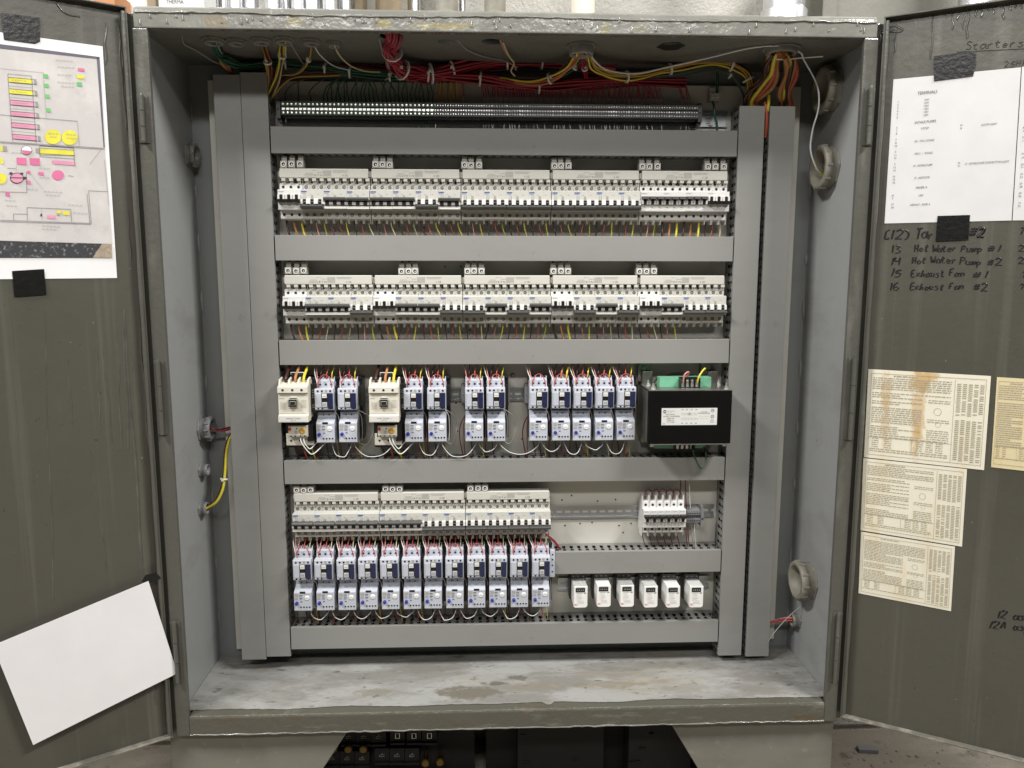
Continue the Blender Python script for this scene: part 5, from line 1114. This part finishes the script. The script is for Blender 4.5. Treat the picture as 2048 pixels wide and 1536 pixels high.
line(dm, DL, B(0, 350), B(295, 358), GRB, o3); line(dm, DL, B(290, 130), B(295, 358), GRB, o3); line(dm, DL, B(80, 92), B(175, 95), GRB, o3); line(dm, DL, B(180, 60), B(180, 120), GRY, o3)
line(dm, DL, B(0, 660), B(1000, 695), GRB, o3); line(dm, DL, B(0, 676), B(1000, 706), GRB, o3); line(dm, DL, B(296, 522), B(302, 665), GRB, o3); line(dm, DL, B(296, 522), B(775, 542), GRB, o3); line(dm, DL, B(775, 542), B(786, 682), GRB, o3)
line(dm, DL, B(148, 592), B(298, 595), GRB, o3); line(dm, DL, B(148, 592), B(152, 665), GRB, o3); line(dm, DL, B(458, 540), B(460, 660), GRY, o3); pcirc(dm, DL, *B(452, 605), 12 / 5.5, 16 / 5.5, GRB, o3, 10)
line(dm, DL, B(970, 338), B(1000, 700), GRB, o3); line(dm, DL, B(952, 370), B(985, 690), GRB, o3); line(dm, DL, B(970, 338), B(1180, 348), GRB, o3); line(dm, DL, B(1145, 0), B(1195, 500), GRY, o3)
line(dm, DL, A(1190, 1360), A(1060, 1530), GRY, o3, 1.2); line(dm, DL, B(330, 150), B(470, 320), GRY, o3, .5); line(dm, DL, B(745, 172), B(805, 182), GRB, o3)
for (x, y, n_, f) in ((660, 300, 5, A), (680, 378, 5, A), (680, 470, 4, A), (680, 560, 5, A), (720, 610, 4, A), (570, 1165, 3, A), (590, 1205, 2, A), (780, 1175, 3, A), (790, 1220, 3, A), (140, 1390, 3, A), (300, 318, 3, B), (480, 345, 5, B), (500, 382, 4, B), (55, 442, 3, B), (745, 492, 4, B), (800, 580, 4, B), (460, 720, 5, B), (460, 755, 4, B), (430, 90, 3, B), (430, 190, 3, B), (70, 500, 3, B)):
    for i in range(n_):
        xx = x + i * 42
        for k in range(3): line(dm, DL, f(xx + k * 11, y + 10 - (k % 2) * 18 + i * 3), f(xx + k * 11 + 10, y - 6 + (k % 2) * 16 + i * 3), GRY, o3, .6)
obj('plan_drawing', dm.mesh('plan_drawing', recalc=False), plan)
sheet(DL, 'blank_sheet', [(-15, 1282), (293, 1155), (350, 1337), (65, 1478)], 'paper', 'blank white sheet hanging askew by one taped corner', off=.0232, curl=.003)
tape(DL, [(2, 26), (80, 36), (80, 84), (70, 88), (8, 80)], 'black tape over the top edge of the highlighted plan'); tape(DL, [(24, 542), (88, 538), (93, 589), (29, 594)], 'black tape under the bottom edge of the highlighted plan')
tape(DL, [(279, 1157), (287, 1144), (308, 1138), (319, 1150), (296, 1160)], 'black tape at the corner of the blank sheet', .0224)
# typed lists
E1, EZ = DR['d'], Z_
lst, luv = sheet(DR, 'typed_list', [(1787, 159), (2042, 135), (2023, 441), (1769, 447)], 'paper2', 'white typed terminal list taped under the black tape strip')
ls2, luv2 = sheet(DR, 'typed_list', [(2044, 134), (2120, 127), (2098, 440), (2025, 441)], 'paper2', 'second white typed list, numbers only along its edge')
def typed(mb, txt, px, py, hpx, width_px=None, D=DR, m='ink', off=.0022):
    p = dp(D, px, py, off); k = (p - CAM).dot(FW) / FPX
    w = None
    if width_px: w = (dp(D, px + width_px / 2, py, off) - dp(D, px - width_px / 2, py, off)).length
    put_text(mb, txt, m, p - EZ * (hpx * k / 2), E1, EZ, hpx * k, w, True)
tm = MB(); Q = lambda x, y: (1700 + x / 3.267, 130 + y / 3.267)
typed(tm, 'TERMINALS', *Q(505, 180), 6, 39)
for i in range(6): typed(tm, '120V', *Q(500 - i, 227 + i * 20.2), 3.6, 10.5); typed(tm, str(i + 1), *Q(314 - i, 242 + i * 20.4), 3.6)
typed(tm, 'INTAKE PUMPS', *Q(492, 372), 5, 42); typed(tm, 'E-STOP', *Q(490, 413), 4, 15)
for t, x, y, w in (('AG - TAR 2  INTAKE', 485, 495, 39), ('TAR 2 - 1  INTAKE', 480, 577, 36), ('LP - INTAKE PUMP', 475, 656, 38), ('LP - AGITATOR', 470, 736, 31), ('MIXER A', 467, 800, 23), ('120V', 462, 852, 10), ('ASPHALT - PUMP A', 458, 912, 40), ('E-STOP LIGHT', 908, 388, 31), ('LP - INTAKE PUMP STOP BUTTON LIGHT', 893, 638, 88)): typed(tm, t, *Q(x, y), 4, w)
for t, x, y in (('6', 306, 410), ('7', 305, 430), ('8', 304, 449), ('7', 301, 490), ('8', 300, 510), ('10', 299, 530), ('7', 297, 570), ('11', 295, 590), ('12', 294, 609), ('7', 292, 650), ('13', 290, 670), ('14', 289, 690), ('N', 287, 729), ('15', 286, 749), ('16', 285, 769), ('N', 279, 853), ('7', 278, 873), ('17', 276, 911), ('18', 275, 931), ('N', 726, 394), ('8', 725, 414), ('N', 711, 640), ('71', 710, 661)): typed(tm, t, *Q(x, y), 3.6)
obj('typed_text', tm.mesh('typed_text', recalc=False), lst)
tm = MB()
for t, x, y in (('8', 1134, 410), ('9', 1134, 432), ('10', 1132, 472), ('11', 1131, 495), ('N', 1128, 580), ('19', 1127, 606), ('20', 1124, 650), ('21', 1123, 668), ('22', 1120, 712), ('23', 1118, 733), ('27', 1116, 775), ('28', 1115, 795), ('29', 1110, 838), ('30', 1108, 858), ('31', 1106, 902), ('32', 1104, 922)): typed(tm, t, *Q(x, y), 3.6)
obj('typed_text', tm.mesh('typed_text', recalc=False), ls2)
tape(DR, [(1867, 113), (1951, 102), (1951, 130), (1946, 153), (1868, 163)], 'black tape over the top of the typed terminal list'); tape(DR, [(1875, 432), (1940, 430), (1936, 480), (1871, 483)], 'black tape across the handwritten tar line')
# aged instruction sheets
AST = layered('rust_streaked_paper', (.80, .76, .63), [((.72, .61, .37), (16, 16, 4), .54, .70, .6, 5, .7)], .65,
              blobs=[((.56, .34, .10), tuple(dp(DR, x, y, 0)), (sx, sx, sz), st) for x, y, sx, sz, st in ((1842, 760, .020, .035, .8), (1838, 820, .016, .07, .6), (1834, 880, .012, .05, .6), (1772, 780, .012, .05, .5), (1770, 850, .012, .06, .4), (1868, 752, .02, .012, .7))])
def aged(corners, m, label, seed, rev=False):
    r, uv = sheet(DR, 'instruction_sheet', corners, m, label, group='aged instruction sheets'); rr = random.Random(seed); mb = MB()
    inkb = AGI
    def rect(u0, v0, u1, v1, o=.0007): mb.face([uv(u0, v0, o), uv(u1, v0, o), uv(u1, v1, o), uv(u0, v1, o)], inkb)
    def text(u0, u1, v, h):
        u = u0
        while u < u1:
            w = rr.uniform(.012, .05); rect(u, v, min(u + w, u1), v + h); u += w + .007
    for u0, v0, u1, v1 in ((.03, .04, .97, .045), (.03, .955, .97, .96), (.03, .04, .033, .96), (.967, .04, .97, .96), (.725, .06, .728, .955), (.03, .755, .725, .759), (.40, .755, .403, .90)): rect(u0, v0, u1, v1)
    text(.22, .42, .055, .014)
    v = .085
    while v < .93:
        hi = .70 if v < .27 or v > .74 else .47
        if .75 < v < .88:
            for u in (.06, .17, .44, .52, .60): text(u, u + .06, v, .009)
        if .50 < v < .54 or .62 < v < .74 or .29 < v < .34: text(.52, .70, v, .009)
        if .75 < v < .88: pass
        elif rr.random() > .10: text(.045, hi if rr.random() > .2 else hi * .6, v, .0105)
        v += .0235
    for j in range(5):
        u = .745 + j * .045
        v = .10
        while v < .93:
            if not (.43 < v < .48): rect(u, v, u + .032, v + .011)
            v += .021 if rr.random() > .12 else .035
    for cu, cv, r_ in ((.60, .42, .032), (.61, .56, .022)):
        n = 14
        for k in range(n):
            a0, a1 = 2 * pi * k / n, 2 * pi * (k + .8) / n; mb.face([uv(cu + r_ * cos(a0), cv + r_ * 1.3 * sin(a0), .0007), uv(cu + r_ * cos(a1), cv + r_ * 1.3 * sin(a1), .0007), uv(cu + r_ * .88 * cos(a1), cv + r_ * 1.14 * sin(a1), .0007), uv(cu + r_ * .88 * cos(a0), cv + r_ * 1.14 * sin(a0), .0007)], inkb)
    obj('printed_text', mb.mesh('printed_text', recalc=False), r)
AGI = mat('brown_print', (.40, .36, .26), .7, var=.1)
aged([(1737, 738), (1982, 752), (1968, 940), (1728, 914)], AST, 'stained cream instruction sheet with rust streaks, topmost of three', 1)
aged([(1727, 916), (1934, 938), (1924, 1093), (1721, 1060)], 'aged', 'yellowed instruction sheet between two others, middle of three', 2)
aged([(1722, 1063), (1910, 1093), (1902, 1222), (1717, 1186)], 'aged', 'cream instruction sheet hanging lowest of three', 3)
aged([(1994, 754), (2120, 762), (2105, 948), (1982, 934)], 'aged2', 'dark yellowed old diagram sheet beside the rust streaked one', 4)

# ------------------------------------------------------------------ handwriting on the door
G = {'(': ['30 10 02 08 00 50 08 80 30 100'], ')': ['00 100 22 80 30 50 22 08 00 -10'], '1': ['20 100 16 50 12 00'], '2': ['02 78 12 98 35 98 45 78 30 45 02 04 20 08 52 00'], '3': ['04 92 25 100 42 82 18 56 44 40 38 08 02 02'],
     '4': ['06 96 04 52 40 54', '42 98 38 00'], '5': ['44 98 10 96 06 58 34 60 44 34 30 04 02 04'], '6': ['38 102 14 70 03 28 14 02 36 05 43 26 28 44 07 28'], '7': ['02 92 48 96 26 50 16 00'], '#': ['22 90 10 06', '44 92 32 08', '02 62 54 66', '00 30 50 34'],
     'T': ['02 96 58 100', '30 98 24 00'], 'a': ['44 46 24 56 04 32 12 04 32 10 44 40', '48 58 46 16 60 00'], 'r': ['06 52 04 00', '04 30 22 52 40 50'], 'H': ['08 98 02 00', '46 100 40 02', '05 48 44 54'], 'o': ['26 54 06 36 10 06 34 02 44 30 26 54'], 't': ['20 86 16 20 26 02 40 08', '02 58 42 62'],
     'W': ['02 96 12 02 32 60 46 02 66 98'], 'e': ['06 28 40 34 34 54 12 50 04 20 20 02 44 10'], 'P': ['10 96 04 00', '06 92 40 96 46 70 30 50 06 48'], 'u': ['04 54 06 12 24 04 40 24 44 54 42 10 54 02'], 'm': ['04 52 02 00 16 50 26 46 26 02 40 50 52 46 54 02'], 'p': ['06 50 00 -40', '04 40 26 54 40 34 28 06 04 10'],
     'E': ['44 98 08 94 04 02 46 04', '06 50 36 54'], 'x': ['04 52 42 02', '42 54 02 00'], 'h': ['12 100 02 00 14 44 34 50 38 02'], 's': ['40 52 12 50 34 26 30 02 02 04'], 'F': ['46 98 08 92 02 00', '06 50 36 54'], 'n': ['04 52 02 00 18 46 38 50 40 02'], 'A': ['02 00 26 100 46 00', '10 36 42 40'], 'S': ['46 90 18 98 06 74 40 44 34 06 02 08'], ' ': [], '.': ['08 04 12 04'], 'd': ['40 54 10 46 06 06 34 10', '46 100 40 02'], 'c': ['40 48 10 46 08 06 42 08']}
hrng = random.Random(3)
def hand(txt, x0, y0, x1, y1, hpx, w=1.9, m='marker', D=DR):
    a, b = dp(D, x0, y0, .0005), dp(D, x1, y1, .0005); e = (b - a); L_ = e.length; e.normalize(); k = (a - CAM).dot(FW) / FPX; h = hpx * k
    adv = [(.34 if c in '1().' else .42 if c == ' ' else .64) for c in txt]; sc = L_ / sum(adv); x = 0; mb = MB()
    for c, ad in zip(txt, adv):
        sl = hrng.uniform(-.06, .16); jz = hrng.uniform(-.07, .07) * h; js = hrng.uniform(.88, 1.1)
        for st in G.get(c, []):
            v = [float(q) for q in st.split()]; pts = []
            for i in range(0, len(v), 2):
                gx, gz = v[i] / 100 + hrng.uniform(-.025, .025), v[i + 1] / 100 + hrng.uniform(-.03, .03); pts.append(a + e * (x + (gx * js + sl * gz) * sc) + Z_ * (gz * h * js + jz))
            sp = spline(pts, 4); mb.tube(sp, lambda t: w * k / 2 * (1.75 - .55 * t), m, 5, flat=.18, nrm=D['n'])
        x += ad * sc
    obj('handwriting', mb.mesh('handwriting', recalc=False), D['o'])
R_ = lambda x, y: (1700 + x / 3.267, 130 + y / 3.267)
for t, x0, x1, y, h, w in (('(12)', 230, 385, 1138, 19, 2.4), ('Tar', 425, 555, 1132, 19, 2.3), ('#2', 778, 885, 1120, 17, 4.2), ('7', 1108, 1150, 1105, 14, 1.9), ('13', 268, 340, 1228, 15, 2), ('Hot', 422, 515, 1218, 13, 1.8), ('Water', 540, 700, 1218, 13, 1.8), ('Pump', 722, 872, 1222, 14, 1.7), ('#1', 898, 985, 1222, 13, 2),
                           ('14', 264, 340, 1305, 15, 2), ('Hot', 406, 500, 1296, 13, 1.9), ('Water', 528, 700, 1294, 14, 1.8), ('Pump', 714, 868, 1306, 14, 1.7), ('#2', 898, 1000, 1310, 14, 2.1), ('15', 262, 340, 1382, 14, 2), ('Exhaust', 400, 622, 1382, 13, 1.8), ('Fan', 648, 755, 1380, 13, 1.8), ('#1', 800, 905, 1390, 14, 2),
                           ('16', 256, 330, 1470, 14, 2), ('Exhaust', 390, 618, 1468, 13, 1.8), ('Fan', 646, 748, 1466, 13, 1.8), ('#2', 806, 905, 1476, 14, 2.1), ('2', 1104, 1145, 1216, 13, 1.9), ('2', 1100, 1142, 1300, 13, 1.9), ('.7', 1104, 1160, 1390, 11, 1.7), ('7', 1112, 1150, 1468, 11, 1.8)):
    p, q = R_(x0, y), R_(x1, y); hand(t, *p, *q, h, w)
hand('12', 1994, 1236, 2014, 1237, 15, 2); hand('as', 2026, 1239, 2052, 1241, 17, 2); hand('12A', 1977, 1256, 2014, 1258, 15, 2); hand('asp', 2026, 1260, 2062, 1263, 16, 2)
hand('Starters', 1931, 99, 2050, 92, 15, 1.4, 'pencil'); hand('25HP', 2008, 134, 2056, 131, 11, 1.2, 'pencil')
um = MB(); a, b = dp(DR, 1914, 104, .0005), dp(DR, 2060, 97, .0005); um.tube([a, a.lerp(b, .5), b], .0006, 'pencil', 5); obj('handwriting', um, doorR)

# ------------------------------------------------------------------ wall side above: conduits and boxes
def conduit(px, r, y, label, m='galv', coupling=False, py=10):
    q = at(px, py, y); mb = MB(); root = thing('conduit', label, 'conduit', (q.x, y, ZT + .001), 'conduits rising above the cabinet')
    mb.lathe((0, 0, 0), (0, 0, 1), [(0, r), (1.2, r)], 20, m); obj('tube', mb, root)
    if coupling:
        mb = MB(); mb.lathe((0, 0, 0), (0, 0, 1), [(0, r * 1.25), (.010, r * 1.25), (.012, r * 1.12), (.040, r * 1.12), (.041, r * 1.02)], 20, m)
        for s in (-1, 1): mb.box(s * r * .3 - .004, s * r * .3 + .004, -r * 1.36, -r * 1.1, .012, .036, m)
        obj('coupling', mb.mesh('coupling', .0008), root)
for i, (px, r, y) in enumerate(((420, .016, .20), (448, .014, .24), (470, .015, .19), (500, .019, .22), (545, .017, .20), (572, .014, .25), (595, .014, .2), (625, .020, .22), (660, .016, .2), (690, .014, .24))):
    conduit(px, r, y, 'galvanised conduit, %s in the cluster behind the top rail from the carton' % ORD[i])
conduit(832, .010, .2, 'thin galvanised conduit beside the old board'); conduit(925, .008, .2, 'thin galvanised conduit between the two tan couplings')
conduit(893, .026, .16, 'tan conduit with clamp coupling nearer the old board', 'fitting2', True); conduit(990, .024, .16, 'tan conduit with clamp coupling farther from the old board', 'fitting2', True); conduit(1166, .026, .13, 'plain cream conduit above the wide hub', 'cream')
conduit(1568, .045, .12, 'wide galvanised conduit above the widest hub', 'galv', True)
mb = MB(); p0, p1 = at(712, 8, .30), at(830, 8, .30); mb.box(p0.x, p1.x, .28, .31, 1.50, 1.75, 'wood'); mb.box(p0.x + .03, p0.x + .05, .27, .28, 1.50, 1.75, 'fitting2'); mb.box(p1.x - .03, p1.x - .015, .27, .28, 1.50, 1.75, 'fitting2')
tag(obj('wall_board', mb), 'old brown board with pale straps on the block wall', 'board')
def crate(px0, px1, y, col, label, z1, txt=None):
    a, b = at(px0, 8, y), at(px1, 8, y); mb = MB(); mb.box(a.x, b.x, y, y + .08, ZT + .001, z1, col); o = tag(obj('carton', mb.mesh('carton', .002)), label, 'carton', 'cartons on top of the cabinet')
    if txt:
        t = MB(); put_text(t, txt, 'ink', (at(332, 4, y).x, y - .0006, at(332, 5, y).z - .002), X_, Z_, .008, .036); obj('printed_text', t, o)
crate(317, 408, .06, 'lblwhite', 'pale carton printed THERMA on the cabinet top', 1.62, 'THERMA'); crate(294, 312, .10, 'wood', 'brown carton beside the pale printed one', 1.60); crate(186, 230, .12, 'orange', 'orange carton standing behind the plan door', 1.60); crate(240, 290, .20, 'timer', 'white carton between the orange and brown ones', 1.62)
a, b = at(1625, 15, .20), at(1905, 15, .20); mb = MB(); mb.box(a.x, b.x, .14, .33, ZT + .002, 1.80, 'legp'); mb.box(a.x - .004, a.x + .03, .135, .14, ZT + .002, 1.80, 'legp'); tag(obj('wall_trunking', mb.mesh('wall_trunking', .004)), 'dark metal trunking on the wall behind the handwriting door', 'trunking')
q = at(1958, 5, .05); mb = MB(); mb.lathe((q.x, .05, 1.2), (0, 0, 1), [(0, .040), (1.4, .040)], 24, 'galv'); tag(obj('conduit', mb), 'wide galvanised conduit behind the handwriting door', 'conduit', 'conduits rising above the cabinet')

# ------------------------------------------------------------------ below the cabinet
lr0 = random.Random(14); MT['brass'] = mat('tarnished_brass', (.16, .10, .03), .5, .6, var=.2)
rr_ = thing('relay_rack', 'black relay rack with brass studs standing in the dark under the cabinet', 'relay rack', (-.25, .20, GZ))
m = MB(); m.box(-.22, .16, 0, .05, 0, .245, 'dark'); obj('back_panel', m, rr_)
ymod = .16
for row, (py, xs_) in enumerate(((1473, (697, 727, 757)), (1516, (664, 694, 724)), (1510, (764, 794, 824)), (1470, (795, 828, 859)))):
    for px in xs_:
        q = at(px, py, ymod); m = MB(); m.box(-.0185, .0185, 0, .039, -.024, .018, 'dark'); m.box(-.0185, .0185, -.006, 0, -.024, -.018, 'dark')
        o = obj('relay_module', m.mesh('relay_module', .001), rr_, V(q.x + .25, ymod - .20, q.z - GZ))
        s = MB()
        if row == 3: s.tube([(-.005, -.0015, -.008), (.005, -.0015, -.008), (.005, -.0015, .006), (-.005, -.0015, .006), (-.005, -.0015, -.008)], .0014, 'steel', 5)
        else: s.tube([(-.006, -.001, -.004), (.006, -.001, -.004), (.006, -.001, .001), (-.006, -.001, .001), (-.006, -.001, -.004)], .0006, 'inkl', 5); s.tube([(-.001, -.001, .001), (.002, -.001, .006)], .0006, 'inkl', 5)
        obj('symbol', s, o)
for px, py in ((668, 1495), (697, 1496), (727, 1496), (851, 1524), (880, 1522)):
    q = at(px, py, ymod - .01); m = MB(); m.lathe((0, 0, 0), (0, -1, 0), [(-.04, .006), (0, .006), (0, .0105), (.006, .0105), (.009, .008)], 12, 'brass'); obj('brass_stud', m, rr_, V(q.x + .25, ymod - .01 - .20, q.z - GZ))
ec = MB(); ec.box(.0, .60, 0, .14, 0, .235, 'dark'); ec.box(.08, .30, -.05, 0, 0, .16, 'dark'); ec.box(.36, .52, -.07, 0, 0, .19, 'dark')  # made-up black block, added to hide the lit floor between the legs
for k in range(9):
    x, z = lr0.uniform(.03, .55), lr0.uniform(.05, .2); ec.box(x, x + lr0.uniform(.008, .02), -.074, -.070, z, z + .004, 'tgrey2')  # pale bits stand in for faint glints in the dark
tag(obj('dark_filler_case', ec.mesh('dark_filler_case', .002), None, (-.06, .20, GZ)), 'made-up black equipment case with pale glint marks, added to darken beneath the cabinet', 'equipment case')
q = at(1735, 1500, .10); q = hit(1735, 1503, 2, GZ); mb = MB(); mb.box(-.026, .026, -.010, .012, 0, .010, 'tgrey2'); o = tag(obj('metal_offcut', mb.mesh('metal_offcut', .001), None, (q.x, q.y, GZ + .001)), 'small grey metal offcut lying on the concrete floor', 'offcut'); o.rotation_euler = (0, 0, -.12)
lr = random.Random(9)
for i in range(26):
    px, py = lr.uniform(1690, 2010), lr.uniform(1500, 1535); q = hit(px, py, 2, GZ); s_ = lr.uniform(.002, .006); mb = MB()
    mb.lathe((0, 0, 0), (lr.uniform(-.3, .3), lr.uniform(-.3, .3), 1), [(0, s_), (s_ * .6, s_ * .8), (s_ * .9, s_ * .3)], 5, 'concrete', False)
    tag(obj('debris_chip', mb, None, (q.x, q.y, GZ)), 'small chip of debris on the concrete beside the leg', 'debris', 'debris chips on the concrete')
